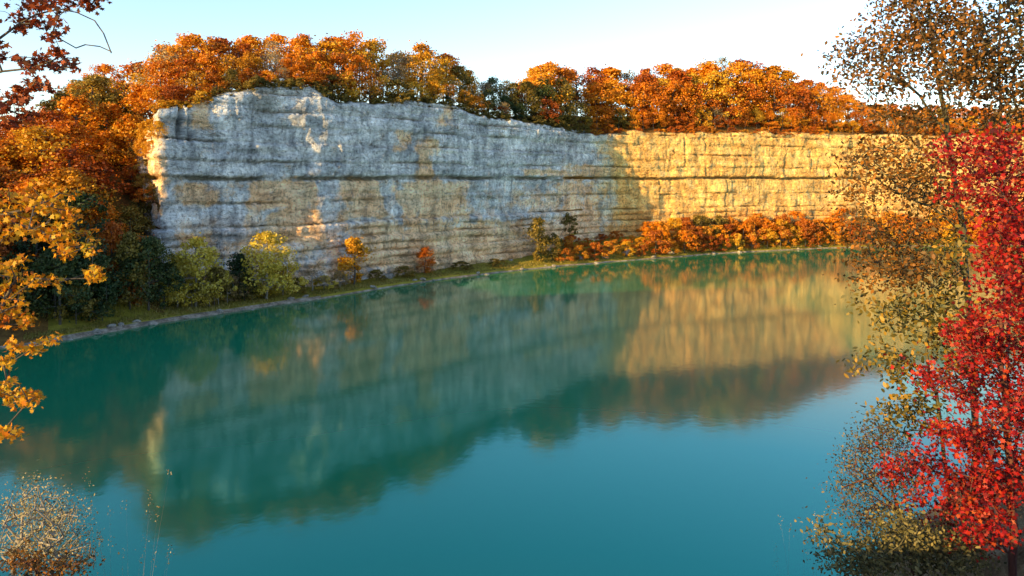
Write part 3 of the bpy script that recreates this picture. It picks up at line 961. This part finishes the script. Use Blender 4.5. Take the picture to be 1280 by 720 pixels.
    for yb in (176, 196, 216, 236, 256):
        for px in (152, 164, 175, 186, 197, 206):
            if px > 192 and yb > 200: continue
            if px > 200 and yb > 180: continue
            if rnd.random() < 0.2: continue
            pj = px + rnd.uniform(-4, 4)
            Y = float(itp(pj, FOOT)) - (1.6 if px < 195 else 0.6)
            c = pick([('gold', 3), ('orange', 4), ('rust', 2), ('olive', 1.5)], rnd) if yb < 210 else pick([('rust', 3), ('olive', 3), ('greyish', 1), ('orange', 1)], rnd)
            place('shrub', rnd.choice(BUSH + PROTO[:3]), ((pj - 640) * Y / F - 1.0, Y, H + (HY - yb) * Y / F), rnd.uniform(2.8, 5.6), rnd.uniform(.9, 1.4), LM[c],
                  f"{WORD[c]} bush spilling down the broken left corner of the cliff, {ordinal(cc)} from the top", 'shrub', 'bushes spilling down the left corner of the cliff', rnd.uniform(0, 6.28))
            cc += 1
    # scrub on the talus under the sunlit wall
    cnt = [0, 0, 0]
    for row, f in enumerate([0.16, 0.48, 0.80]):
        p = 705 + row * 5
        while p < 1330:
            sh = float(itp(p, SHORE)); ft = float(itp(p, FOOT))
            Y = sh + (ft - sh) * f + rnd.uniform(-.8, .8)
            g = float(ground_far(p, Y))
            env = float(itp(p, [(700, 300), (725, 282), (745, 290), (765, 285), (790, 290), (810, 272), (850, 263), (880, 262), (905, 272), (925, 268), (960, 264), (1050, 262), (1330, 262)]))
            top = H + (HY - env) * Y / F
            h = (top - g) * (0.6, 0.85, 1.0)[row] * rnd.uniform(0.5, 1.12)
            h = min(max(h, 2.0), 9.5)
            c = pick([('orange', 4), ('scrub', 4), ('gold', 2.2), ('rust', 1.8), ('olive', .7)], rnd)
            word = {'scrub': 'mottled orange and gold'}.get(c) or WORD[c]
            rowname = ['front', 'middle', 'back'][row]
            i = cnt[row]; cnt[row] += 1
            lab = (f"{word} bush, {ordinal(i)} from the left along the water below the sunlit wall" if row == 0 else
                   f"{word} bush in the {rowname} row of scrub under the sunlit wall")
            place('shrub', rnd.choice(BUSH), ((p - 640) * Y / F, Y, g - .2), h, rnd.uniform(0.85, 1.1) * (1.1 if h > 5 else 1.35), LM[c], lab, 'shrub',
                  'orange scrub along the foot of the sunlit wall' if row == 0 else f"{word} bushes in the {rowname} row under the sunlit wall",
                  rnd.uniform(0, 6.28))
            p += 4.6 * F / Y * rnd.uniform(0.85, 1.15)
    # brush hanging on the rim and growing on ledges
    tufts = [(200, 139), (232, 132), (330, 112), (345, 116), (362, 108), (405, 122), (425, 132), (445, 136), (470, 137), (492, 132), (515, 128), (540, 132), (560, 138),
             (585, 145), (605, 150), (630, 154), (655, 158), (675, 160), (700, 163), (725, 168), (750, 170), (775, 168), (800, 169), (830, 167), (860, 168), (890, 170), (920, 170), (950, 168), (985, 167), (1015, 168)]
    extra = []
    for a in range(206, 1040, 9):
        extra.append((a + rnd.uniform(-4, 4), 0))
    tufts = sorted(tufts + extra)
    for i, (px, yy) in enumerate(tufts):
        Y = float(itp(px, FOOT)) + 1.6
        z = float(rim_z(px)) - 0.6
        c = 'olive' if px < 735 else rnd.choice(['orange', 'rust', 'scrub'])
        if px < 260: c = 'gold'
        zone = 'shaded' if px < 735 else 'sunlit'
        place('shrub', rnd.choice(BUSH), ((px - 640) * Y / F, Y, z - rnd.uniform(0, 1.0)), rnd.uniform(1.6, 3.6), rnd.uniform(1.0, 1.5), LM[c],
              f"low {dict(WORD, scrub='mottled orange').get(c)} brush hanging over the rim, clump {ordinal(i)} from the left end", 'shrub',
              f"low brush along the {zone} rim", rnd.uniform(0, 6.28))


def undergrowth():
    rnd = random.Random(8)
    p = 205
    while p < 1330:
        Y = float(itp(p, FOOT)) + 6.2 + rnd.uniform(-.8, .8)
        g = float(ground_far(p, Y))
        c = pick([('olive', 3), ('green', 1), ('rust', 1)], rnd) if 380 < p < 735 else pick([('rust', 2), ('orange', 3), ('olive', .6)], rnd)
        zone = 'shaded' if p < 735 else 'sunlit'
        place('shrub', rnd.choice(BUSH), ((p - 640) * Y / F, Y, g - .3), rnd.uniform(3.2, 5.0), rnd.uniform(1.1, 1.4), LM[c],
              f"{WORD[c]} undergrowth bush between the tree trunks above the {zone} cliff", 'shrub', f"{WORD[c]} undergrowth bushes above the {zone} cliff", rnd.uniform(0, 6.28))
        p += 5.2 * F / Y * rnd.uniform(.85, 1.15)


undergrowth()
shrubs()


def far_wood():
    mats = []
    VV, FF, SS, MI = [], [], [], []
    off = 0
    for (tr, cr), loc, h, wd_, mat, rz in FAR_WOOD:
        for me_, mt in ((tr, M['bark']), (cr, mat)):
            if mt not in mats: mats.append(mt)
            nv = len(me_.vertices)
            v = np.zeros(nv * 3, dtype=np.float32); me_.vertices.foreach_get('co', v); v = v.reshape(-1, 3).astype(float)
            fl = np.zeros(len(me_.loops), dtype=np.int32); me_.loops.foreach_get('vertex_index', fl)
            k = len(fl) // len(me_.polygons)
            sc = h / 10.0
            x = v[:, 0] * sc * wd_; y = v[:, 1] * sc * wd_
            v = np.stack([x * math.cos(rz) - y * math.sin(rz) + loc[0], x * math.sin(rz) + y * math.cos(rz) + loc[1], v[:, 2] * sc + loc[2]], -1)
            VV.append(v); FF.append(fl + off); off += nv
            SS.append(np.full(len(me_.polygons), k)); MI.append(np.full(len(me_.polygons), mats.index(mt), dtype=np.int32))
    me_ = mesh_np('woods', np.concatenate(VV), np.concatenate(FF), np.concatenate(SS))
    for mt in mats: me_.materials.append(mt)
    me_.polygons.foreach_set('material_index', np.concatenate(MI))
    o_ = link('woods', me_)
    o_['kind'] = 'stuff'
    o_['label'] = 'autumn woods carrying on past the outer ends of the cliff and slope'
    o_['category'] = 'woods'


far_wood()


def boulders():
    rnd = random.Random(14)
    protos = []
    for k in range(5):
        bm = bmesh.new()
        bmesh.ops.create_icosphere(bm, subdivisions=3, radius=1)
        for v in bm.verts:
            q = v.co.copy()
            cell = mnoise.voronoi(q * 1.1 + Vector((k * 7, 0, 0)))[0][0]
            v.co = q * (0.75 + 0.55 * cell + 0.15 * mnoise.noise(q * 2.5 + Vector((k, 3, 1))))
            v.co.z *= 0.62
        me_ = bpy.data.meshes.new('boulder'); bm.to_mesh(me_); bm.free()
        me_.materials.append(M['stone'])
        protos.append(me_)
    i = 0
    p = 40.0
    while p < 1060:
        zone = 'left bank' if p < 400 else ('bank under the stepped ledges' if p < 700 else 'bank under the sunlit wall')
        on_talus = p > 700 and rnd.random() < .5
        sh = float(itp(p, SHORE)); ft = float(itp(p, FOOT))
        Y = sh + (rnd.uniform(-.6, 1.8) if not on_talus else rnd.uniform(3, 10))
        if 210 < p < 700 and rnd.random() < .45: Y = ft - rnd.uniform(2.0, 4.0)
        o_ = bpy.data.objects.new('boulder', rnd.choice(protos)); COL.objects.link(o_)
        sz = rnd.uniform(0.3, 0.8) if not on_talus else rnd.uniform(.8, 1.6)
        if abs(Y - ft) < 5: sz *= 1.8
        o_.location = ((p - 640) * Y / F, Y, float(ground_far(p, Y)) + sz * .1)
        o_.rotation_euler = (rnd.uniform(-.3, .3), rnd.uniform(-.3, .3), rnd.uniform(0, 6.28))
        o_.scale = (sz * rnd.uniform(.9, 1.6), sz, sz * rnd.uniform(.8, 1.2))
        o_['label'] = f"grey limestone boulder on the {zone}, {ordinal(i)} counted from the left"
        o_['category'] = 'boulder'; o_['group'] = 'boulders lying along the far bank'
        i += 1
        p += rnd.uniform(9, 34)


boulders()


def bank_grass():
    rng = np.random.default_rng(5)
    n = 26000
    p = rng.uniform(30, 1120, n)
    sh = itp(p, SHORE); ft = itp(p, FOOT)
    wid = np.where(p < 205, 12, np.minimum(ft - sh, 16))
    Y = sh + 1.6 + (wid - 1.6) * rng.random(n)
    X = (p - 640) * Y / F
    z = ground_far(p, Y)
    k = rng.uniform(0.15, 0.5, n)
    a = rng.uniform(0, 2 * math.pi, n)
    dx = np.cos(a) * 0.12; dy = np.sin(a) * 0.12
    lean = rng.normal(size=(n, 2)) * 0.12
    V = np.stack([np.stack([X - dx, Y - dy, z - .1], -1), np.stack([X + dx, Y + dy, z - .1], -1), np.stack([X + lean[:, 0], Y + lean[:, 1], z + k], -1)], 1)
    me_ = mesh_np('grass', V.reshape(-1, 3), np.arange(3 * n), np.full(n, 3))
    m = leaf_mat('dry_grass', [(0.10, 0.09, 0.02), (0.22, 0.18, 0.03), (0.32, 0.25, 0.05), (0.42, 0.30, 0.1)], 0.3, False, 0.8, 0.3, 0.05)
    o = link('grass', me_, m)
    o['kind'] = 'stuff'
    o['label'] = 'short yellowing grass on the strip between the water and the rock wall'
    o['category'] = 'grass'


bank_grass()


# ------------------------------------------------------------------ near bank
def near_z(x, y):
    x = np.asarray(x, float)
    s = itp(x, [(-60, .5), (-12, .56), (-8, .60), (-5.4, .78), (-4, 1.05), (-2, 1.0), (0, 1.05), (3, 1.0), (5.5, .8), (6.8, .56), (8.2, .42), (10, .34), (16, .25), (60, .15)])
    y = np.asarray(y, float); x = np.asarray(x, float)
    e = np.clip(y - 0.5, 0, None)
    z = 23.4 - s * np.minimum(e, 14) - 1.25 * np.clip(e - 14, 0, None)
    # unseen ridge behind and left of the viewpoint, added to shade the lake
    z = np.maximum(z, -4)
    hl = 0
    for ax, ay, bx, by, hh, wdt, h2 in ((-112.0, 22.0, -62.0, -62.0, 42, 30, 3), (-112.0, 22.0, -185.0, 52.0, 42, 28, 54)):
        t = np.clip(((x - ax) * (bx - ax) + (y - ay) * (by - ay)) / ((bx - ax) ** 2 + (by - ay) ** 2), 0, 1)
        dd = np.hypot(x - ax - t * (bx - ax), y - ay - t * (by - ay))
        hl = np.maximum(hl, (hh + (h2 - hh) * t ** 0.7) * np.exp(-(dd / wdt) ** 2))
    z = z + hl
    z = z + 0.08 * np.clip(-y - 2, 0, 60)
    return z


xs = np.concatenate([np.linspace(-270, -16, 60)[:-1], np.linspace(-16, 18, 120), np.linspace(18, 120, 30)[1:]])
ys = np.concatenate([np.linspace(-150, -4, 30)[:-1], np.linspace(-4, 18, 90), np.linspace(18, 120, 50)[1:]])
gx, gy = np.meshgrid(xs, ys, indexing='ij')
gz = near_z(gx, gy)
for i in range(len(xs)):
    for j in range(len(ys)):
        if 1.0 < gy[i, j]:
            gz[i, j] += 0.35 * mnoise.fractal(Vector((gx[i, j] * 0.5, gy[i, j] * 0.5, 2)), 1.0, 2.0, 4)
gz = np.maximum(gz, -4)
o = link('hillside', grid_mesh('near_bank', np.stack([gx, gy, gz], -1)), M['litter'])
o['kind'] = 'structure'


# ------------------------------------------------------------------ near trees
def ell_targets(ells, D, dspread, rng, dens=1.0):
    out = []
    for e in ells:
        cx, cy, rx, ry = e[:4]
        n = e[4] if len(e) > 4 else max(3, int(rx * ry / 75.0 * dens))
        for _ in range(int(n)):
            while True:
                a, b = rng.uniform(-1, 1, 2)
                if a * a + b * b < 1: break
            Y = D + rng.normal() * dspread
            out.append(P3(cx + a * rx, cy + b * ry, Y))
    return np.array(out)


def near_tree(kind, label, cat, trunks, targets, leafmat, barkmat, nleaf, leafsize, spread, tmpl, seed, step=0.3, tip=0.004, expo=0.42, base=None, rmax=None, leafname='crown', zpen=0.7):
    rng = np.random.default_rng(seed)
    A, B, ra, rb = grow(trunks, targets, rng, step, tip, expo, 0.10, zpen, rmax)
    b = np.array(trunks[0][0] if base is None else base)
    root = thing(kind, label, cat, tuple(b))
    link('trunk' if cat == 'tree' else 'stem', tubes_mesh('trunk', A - b, B - b, ra, rb, 6), barkmat, root)
    C = []
    for t in targets:
        k = max(1, int(nleaf * rng.uniform(0.5, 1.5)))
        C.append(t + rng.normal(size=(k, 3)) * spread * np.array([1, 1, 0.75]))
    C = np.concatenate(C)
    link(leafname, leaves_mesh('leaves', C - b, leafsize, tmpl, rng, 0.5), leafmat, root)
    return root


rg = np.random.default_rng(77)
LM['brown'] = leaf_mat('brown_olive_leaves', [(0.03, 0.024, 0.009), (0.10, 0.055, 0.013), (0.22, 0.09, 0.016), (0.42, 0.16, 0.02)], 0.25, False, 0.9, 0.3, 0.8)
LM['darkgreen_near'] = leaf_mat('grey_green_leaves', [(0.025, 0.024, 0.014), (0.055, 0.045, 0.022), (0.11, 0.08, 0.03), (0.3, 0.18, 0.03)], 0.2, False, 0.8, 0.2, 0.8)
LM['olive_near'] = leaf_mat('olive_green_leaves', [(0.03, 0.035, 0.01), (0.08, 0.075, 0.018), (0.19, 0.14, 0.025), (0.4, 0.22, 0.03)], 0.25, False, 0.9, 0.3, 0.8)
LM['maple_gold'] = leaf_mat('gold_maple_leaves', [(0.42, 0.09, 0.006), (0.58, 0.21, 0.008), (0.62, 0.32, 0.012), (0.36, 0.30, 0.03)], 0.35, False, 0.7, 0.3, 1.2)
LM['maple_rust'] = leaf_mat('rust_maple_leaves', [(0.06, 0.015, 0.006), (0.18, 0.03, 0.008), (0.32, 0.055, 0.01), (0.34, 0.11, 0.02)], 0.3, False, 0.9, 0.2, 2.0)
LM['pale_twig'] = leaf_mat('dry_seed_heads', [(0.10, 0.08, 0.03), (0.22, 0.18, 0.07), (0.38, 0.32, 0.15), (0.5, 0.44, 0.26)], 0.3, False, 0.9, 0.2, 2.0)
LM['twig_green'] = leaf_mat('small_grey_green_leaves', [(0.03, 0.03, 0.02), (0.07, 0.065, 0.04), (0.13, 0.11, 0.06), (0.26, 0.2, 0.1)], 0.3, False, 0.9, 0.2, 2.0)
LM['bush_yg'] = leaf_mat('yellow_green_bush_leaves', [(0.04, 0.04, 0.018), (0.10, 0.095, 0.035), (0.19, 0.16, 0.055), (0.32, 0.25, 0.09)], 0.3, False, 0.9, 0.2, 2.0)

# tall brown tree on the right
DA = 13.0
ellA = [(1125, 25, 35, 30), (1165, 15, 50, 25), (1090, 65, 38, 28), (1140, 75, 40, 35), (1180, 60, 40, 40), (1068, 92, 22, 18), (1105, 110, 30, 16), (1150, 150, 36, 22), (1115, 145, 32, 10),
        (1060, 205, 16, 8), (1090, 195, 35, 16), (1055, 240, 16, 8), (1110, 230, 45, 22), (1150, 205, 30, 30), (1175, 250, 30, 30), (1190, 120, 30, 30), (1210, 60, 30, 50),
        (1085, 290, 30, 26), (1135, 290, 35, 26), (1165, 330, 30, 26), (1080, 335, 24, 18), (1120, 345, 30, 22), (1160, -40, 80, 45), (1250, 120, 30, 60), (1310, 60, 60, 90, 30)]
tgA = ell_targets(ellA, DA, 1.0, rg, 1.7)
baseA = np.array([8.6, DA, float(near_z(8.6, DA)) - 0.3])
near_tree('deciduous_tree', 'tall thin-trunked tree with sparse brown and olive leaves reaching left over the water', 'tree',
          [[baseA, P3(1222, 560, DA), P3(1212, 400, DA), P3(1203, 290, DA), P3(1186, 170, DA), P3(1172, 100, DA), P3(1160, 0, DA), P3(1150, -60, DA)],
           [P3(1203, 290, DA), P3(1165, 260, DA), P3(1110, 235, DA - .3)], [P3(1186, 170, DA), P3(1150, 120, DA), P3(1110, 80, DA + .4)],
           [P3(1212, 400, DA), P3(1170, 360, DA), P3(1120, 330, DA)]],
          tgA, LM['brown'], M['bark_moss'], 36, 0.080, 0.2, OVAL, 1, rmax=0.085)
# dark tree at the right edge
DB = 14.5
ellB = [(1240, 25, 40, 40), (1225, 80, 28, 30), (1265, 80, 30, 50), (1270, 140, 25, 25), (1235, 140, 22, 14), (1290, 20, 40, 60), (1320, 100, 40, 60, 20), (1250, -40, 60, 50, 22), (1330, -20, 50, 60, 15)]
tgB = ell_targets(ellB, DB, 1.0, rg, 0.9)
baseB = np.array([P3(1262, 0, DB)[0], DB, float(near_z(10.8, DB)) - 0.3])
near_tree('deciduous_tree', 'tall straight-trunked tree with dark grey-green leaves at the right picture edge', 'tree',
          [[baseB, P3(1258, 300, DB), P3(1252, 160, DB), P3(1249, 60, DB), P3(1250, -50, DB)]],
          tgB, LM['darkgreen_near'], M['bark'], 20, 0.11, 0.2, OVAL, 2, rmax=0.085)
# olive sapling lower down
DC = 11.5
ellC = [(1150, 385, 32, 22), (1115, 405, 28, 20), (1170, 420, 30, 25), (1120, 445, 35, 14), (1078, 456, 18, 5), (1145, 470, 32, 22), (1125, 500, 26, 22), (1110, 525, 15, 18), (1150, 520, 30, 25), (1180, 380, 25, 25), (1120, 380, 22, 12), (1085, 370, 20, 10), (1200, 470, 20, 40), (1190, 330, 25, 30)]
tgC = ell_targets(ellC, DC, 0.6, rg, 1.3)
baseC = np.array([P3(1190, 0, DC)[0], DC, float(near_z(P3(1190, 0, DC)[0], DC)) - 0.3])
near_tree('deciduous_tree', 'slender sapling with small olive green leaves between the brown tree and the red tree', 'tree',
          [[baseC, P3(1185, 620, DC), P3(1175, 520, DC), P3(1160, 440, DC), P3(1165, 360, DC), P3(1180, 320, DC)]],
          tgC, LM['olive_near'], M['bark_moss'], 22, 0.088, 0.13, OVAL, 3, rmax=0.05)
# crimson tree
DR = 9.8
ellR = [(1190, 188, 18, 10), (1215, 195, 30, 22), (1250, 190, 35, 25), (1205, 238, 24, 6), (1240, 240, 35, 30), (1268, 270, 22, 45), (1250, 310, 22, 40), (1240, 350, 14, 12), (1265, 360, 25, 40), (1225, 400, 28, 16), (1195, 405, 10, 14),
        (1250, 430, 35, 35), (1160, 465, 18, 14), (1175, 480, 14, 8), (1205, 440, 22, 30), (1195, 490, 14, 16), (1240, 490, 40, 40), (1180, 535, 10, 6), (1205, 550, 26, 30), (1250, 560, 35, 40), (1122, 589, 10, 7, 5), (1145, 580, 8, 12, 4),
        (1160, 568, 16, 12), (1175, 600, 22, 14), (1205, 620, 40, 34), (1180, 640, 22, 18), (1245, 620, 25, 45), (1230, 680, 30, 22), (1150, 625, 8, 5, 3), (1300, 300, 30, 120, 90), (1310, 520, 40, 120, 90)]
tgR = ell_targets(ellR, DR, 0.8, rg, 1.3)
baseR = np.array([P3(1268, 0, DR)[0], DR, float(near_z(P3(1268, 0, DR)[0], DR)) - 0.3])
near_tree('maple_tree', 'crimson red maple filling the lower right edge of the view', 'tree',
          [[baseR, P3(1262, 560, DR), P3(1250, 450, DR), P3(1256, 330, DR), P3(1248, 210, DR)], [P3(1262, 560, DR), P3(1220, 500, DR), P3(1190, 470, DR)], [P3(1262, 600, DR), P3(1215, 610, DR), P3(1170, 590, DR)]],
          tgR, LM['crimson'], M['bark_red'], 52, 0.060, 0.12, MAPLE, 4, rmax=0.06)
# shrub with a leaning reddish stem
DS = 11.0
ellS = [(1075, 585, 24, 30, 34), (1095, 545, 20, 26, 26), (1065, 620, 18, 24, 20), (1110, 610, 26, 34, 34), (1140, 600, 14, 30, 16), (1120, 560, 22, 22, 18), (1085, 650, 25, 20, 24)]
tgS = ell_targets(ellS, DS, 0.5, rg)
bS = np.array([P3(1146, 0, DS)[0], DS, float(near_z(P3(1146, 0, DS)[0], DS)) - 0.3])
near_tree('shrub', 'airy half-bare shrub with a leaning reddish stem and tiny grey-green leaves', 'shrub',
          [[bS, P3(1140, 690, DS), P3(1124, 640, DS), P3(1110, 590, DS), P3(1096, 550, DS)], [P3(1124, 640, DS), P3(1095, 610, DS), P3(1070, 580, DS)]],
          tgS, LM['twig_green'], M['bark_red'], 26, 0.042, 0.13, OVAL, 5, tip=0.0035, rmax=0.035)
DY = 10.0
ellY = [(1090, 695, 30, 22, 40), (1130, 690, 30, 26, 40), (1170, 685, 30, 25, 40), (1205, 700, 30, 20, 30), (1060, 710, 18, 14, 14), (1120, 655, 24, 14, 18), (1030, 665, 14, 8, 5), (1045, 690, 14, 10, 7)]
tgY = ell_targets(ellY, DY, 0.5, rg)
bY = np.array([P3(1150, 0, DY)[0], DY, float(near_z(P3(1150, 0, DY)[0], DY)) - 0.2])
near_tree('shrub', 'yellow-green bush at the bottom edge below the crimson maple', 'shrub',
          [[bY, P3(1150, 760, DY), P3(1150, 720, DY)]], tgY, LM['bush_yg'], M['bark_moss'], 36, 0.055, 0.14, OVAL, 6, tip=0.003, rmax=0.03)

# gold maple at the left edge
DG = 8.5
ellG = [(12, 250, 26, 22), (45, 245, 30, 20), (75, 255, 26, 18), (30, 285, 30, 14), (60, 280, 22, 12), (85, 290, 14, 8), (92, 268, 14, 12), (10, 300, 16, 10), (108, 295, 11, 9), (112, 312, 9, 7, 5), (70, 300, 10, 5, 4), (82, 312, 8, 6, 5), (75, 298, 8, 4, 3),
        (12, 340, 14, 10), (22, 352, 12, 12), (45, 355, 8, 7, 5), (70, 351, 12, 4, 4), (118, 345, 5, 12, 6), (12, 372, 10, 10), (5, 395, 8, 12, 6), (26, 385, 10, 10), (33, 400, 6, 5, 4), (20, 330, 12, 6),
        (22, 436, 12, 9), (42, 440, 8, 9, 6), (60, 424, 12, 4, 3), (5, 455, 8, 8, 5), (8, 485, 8, 9, 6), (14, 500, 14, 6), (30, 500, 8, 7, 6), (40, 495, 4, 8, 4), (8, 540, 6, 6, 4), (15, 545, 5, 6, 4), (-40, 300, 40, 60, 60), (-50, 420, 40, 80, 50), (-60, 230, 50, 30, 30), (-130, 180, 90, 80, 110), (-210, 300, 70, 110, 110), (-110, 60, 80, 60, 60)]
tgG = ell_targets(ellG, DG, 0.45, rg, 1.7)
bG = np.array([P3(-160, 0, DG)[0], DG - .3, float(near_z(P3(-160, 0, DG)[0], DG)) - 0.3])
near_tree('maple_tree', 'gold and orange maple whose leafy branches reach in from the left edge over the bank', 'tree',
          [[bG, P3(-150, 520, DG), P3(-140, 380, DG), P3(-120, 250, DG), P3(-110, 140, DG)], [P3(-140, 380, DG), P3(-60, 320, DG), P3(0, 270, DG), P3(50, 258, DG)],
           [P3(-150, 480, DG), P3(-60, 420, DG), P3(0, 380, DG), P3(20, 350, DG)], [P3(-150, 520, DG), P3(-50, 500, DG), P3(10, 490, DG)]],
          tgG, LM['maple_gold'], M['bark'], 13, 0.070, 0.055, MAPLE, 7, rmax=0.09)
# rust maple branches over the top left corner
DT = 5.6
ellT = [(26, 15, 7, 12), (25, 40, 7, 8), (47, 5, 12, 7), (60, 8, 8, 7), (84, 3, 8, 7), (118, 6, 13, 9), (48, 27, 6, 9), (71, 25, 10, 8), (65, 45, 6, 5), (2, 73, 5, 6), (24, 73, 9, 7), (33, 82, 9, 5), (53, 75, 9, 8), (72, 68, 12, 9), (70, 84, 7, 6),
        (90, 80, 8, 6), (40, 104, 8, 7), (46, 110, 6, 5), (60, 108, 4, 3, 2), (25, 114, 5, 4, 3), (15, 125, 7, 7), (32, 128, 9, 7), (5, 136, 8, 5), (34, 144, 5, 5, 4), (20, 157, 10, 5), (8, 150, 6, 4, 3), (-30, 30, 30, 40, 25), (-30, 110, 30, 40, 25), (-180, -40, 110, 110, 120), (-270, 110, 90, 110, 100), (-110, 40, 60, 70, 50), (20, -20, 60, 15, 18), (110, -12, 25, 10, 10)]
tgT = ell_targets(ellT, DT, 0.22, rg, 3.6)
bT = np.array([P3(-260, 0, DT)[0], DT - .4, float(near_z(P3(-260, 0, DT)[0], DT)) - 0.3])
near_tree('maple_tree', 'rusty red maple with clustered leaves on thin branches in the top left corner', 'tree',
          [[bT, P3(-250, 500, DT), P3(-235, 250, DT), P3(-200, 110, DT), P3(-190, -60, DT)], [P3(-235, 250, DT), P3(-100, 110, DT), P3(0, 47, DT), P3(22, 31, DT), P3(42, 17, DT), P3(75, 12, DT), P3(95, 17, DT), P3(118, 25, DT), P3(132, 42, DT), P3(139, 66, DT)],
           [P3(-100, 110, DT), P3(-20, 95, DT), P3(35, 86, DT), P3(60, 78, DT)], [P3(-150, 170, DT), P3(-60, 150, DT), P3(10, 128, DT), P3(30, 125, DT)], [P3(-190, -60, DT), P3(-60, -30, DT), P3(60, -8, DT), P3(120, -5, DT)],
           [P3(139, 66, DT), P3(125, 60, DT), P3(108, 57, DT), P3(95, 60, DT)]],
          tgT, LM['maple_rust'], M['bark'], 13, 0.054, 0.034, MAPLE, 8, step=0.15, tip=0.0022, rmax=0.06)

# dry brush bottom left
DD = 7.5
ellD = [(30, 650, 34, 34, 40), (75, 655, 32, 36, 44), (100, 690, 22, 24, 20), (50, 690, 40, 22, 34), (15, 690, 18, 20, 16), (90, 690, 18, 18, 12), (45, 615, 20, 12, 14), (85, 640, 12, 10, 10), (40, 660, 40, 40, 60)]
tgD = ell_targets(ellD, DD, 0.35, rg)
bD = np.array([P3(45, 0, DD)[0], DD, float(near_z(P3(45, 0, DD)[0], DD)) - 0.2])
near_tree('shrub', 'dry twiggy pale shrub with seed heads in the bottom left corner', 'shrub',
          [[bD, P3(45, 735, DD), P3(48, 700, DD)], [bD, P3(20, 730, DD), P3(15, 690, DD)]], tgD, LM['pale_twig'], M['bark_pale'], 20, 0.024, 0.10, OVAL, 9, tip=0.0038, rmax=0.024)
ellE = [(30, 703, 22, 9, 26), (95, 706, 18, 9, 16), (60, 712, 25, 8, 16)]
tgE = ell_targets(ellE, 7.0, 0.25, rg)
bE = np.array([P3(50, 0, 7.0)[0], 7.0, float(near_z(P3(50, 0, 7.0)[0], 7.0)) - 0.2])
near_tree('shrub', 'low reddish-brown leafy shrub under the dry pale shrub', 'shrub',
          [[bE, P3(50, 760, 7.0), P3(50, 725, 7.0)]], tgE, LM['brown'], M['bark_red'], 16, 0.038, 0.07, OVAL, 10, tip=0.002, rmax=0.014)


def weeds(name, label, px0, px1, ytop0, ytop1, D, n, seed):
    rng = np.random.default_rng(seed)
    cx = P3((px0 + px1) / 2, 0, D)[0]
    base = np.array([cx, D, float(near_z(cx, D)) - .1])
    root = thing(name, label, 'plant', tuple(base))
    for i in range(n):
        A, B, ra, rb = [], [], [], []
        t = P3(rng.uniform(px0, px1), rng.uniform(ytop0, ytop1), D + rng.normal() * .3)
        s = base + np.array([rng.normal() * .12, rng.normal() * .12, -0.1])
        mid = (s + t) / 2 + np.array([0, 0, 0.25]) - np.array([t[0] - s[0], 0, 0]) * .2
        prev = s
        for q in range(1, 9):
            f = q / 8
            c = (1 - f) ** 2 * s + 2 * f * (1 - f) * mid + f * f * t
            A.append(prev); B.append(c); ra.append(.004 * (1.15 - f)); rb.append(.004 * (1.05 - f)); prev = c
        st = link('stem', tubes_mesh('stem', np.array(A) - base, np.array(B) - base, np.array(ra), np.array(rb), 4), M['bark_pale'], root)
        C = np.array([t + rng.normal(size=3) * np.array([.02, .02, .06]) for q in range(10)])
        link('seed_head', leaves_mesh('seeds', C - base, 0.018, OVAL, rng, 0.2), LM['pale_twig'], st)


weeds('weed', 'thin dry weed stalks rising over the water beside the pale shrub', 90, 215, 590, 700, 7.2, 16, 1)
weeds('weed', 'sparse dry stalks at the bottom edge left of the yellow-green bush', 965, 1050, 640, 705, 9.5, 11, 2)

# ------------------------------------------------------------------ camera, sun, sky
cam = bpy.data.cameras.new('camera')
co = bpy.data.objects.new('camera', cam)
COL.objects.link(co)
co.location = (0, 0, H)
co.rotation_euler = (R(90), 0, 0)
cam.sensor_width = 36
cam.lens = 36 * F / 1280
cam.shift_y = -(360 - HY) / 1280.0
cam.clip_end = 20000
cam.clip_start = 0.1
SC.camera = co

ALPHA, ELEV = R(39.5), R(14)
d = Vector((math.cos(ALPHA) * math.cos(ELEV), math.sin(ALPHA) * math.cos(ELEV), -math.sin(ELEV)))
sl = bpy.data.lights.new('sun', 'SUN')
sl.energy = 4.0
sl.angle = R(0.5)
sl.color = (1.0, 0.69, 0.26)
so = bpy.data.objects.new('sun', sl)
so.rotation_euler = (-d).to_track_quat('Z', 'Y').to_euler()
so.location = (-60, -60, 90)
COL.objects.link(so)

wd = bpy.data.worlds.new('World')
SC.world = wd
wd.use_nodes = True
nt = wd.node_tree
bg = nt.nodes['Background']
sky = nt.nodes.new('ShaderNodeTexSky')
sky.sky_type = 'NISHITA'
sky.sun_disc = False
sky.sun_elevation = ELEV
sky.sun_rotation = math.atan2(-math.cos(ALPHA), -math.sin(ALPHA)) % (2 * math.pi)
sky.air_density = 1.0
sky.dust_density = 0.2
sky.ozone_density = 2.0
nt.links.new(sky.outputs[0], bg.inputs['Color'])
bg.inputs['Strength'].default_value = 0.15

SC.view_settings.view_transform = 'Standard'
SC.view_settings.look = 'None'
SC.view_settings.gamma = 1
SC.view_settings.exposure = 1.36
SC.view_settings.use_white_balance = True
SC.view_settings.white_balance_temperature = 6950
SC.cycles.max_bounces = 6
SC.cycles.diffuse_bounces = 3
SC.cycles.transparent_max_bounces = 4
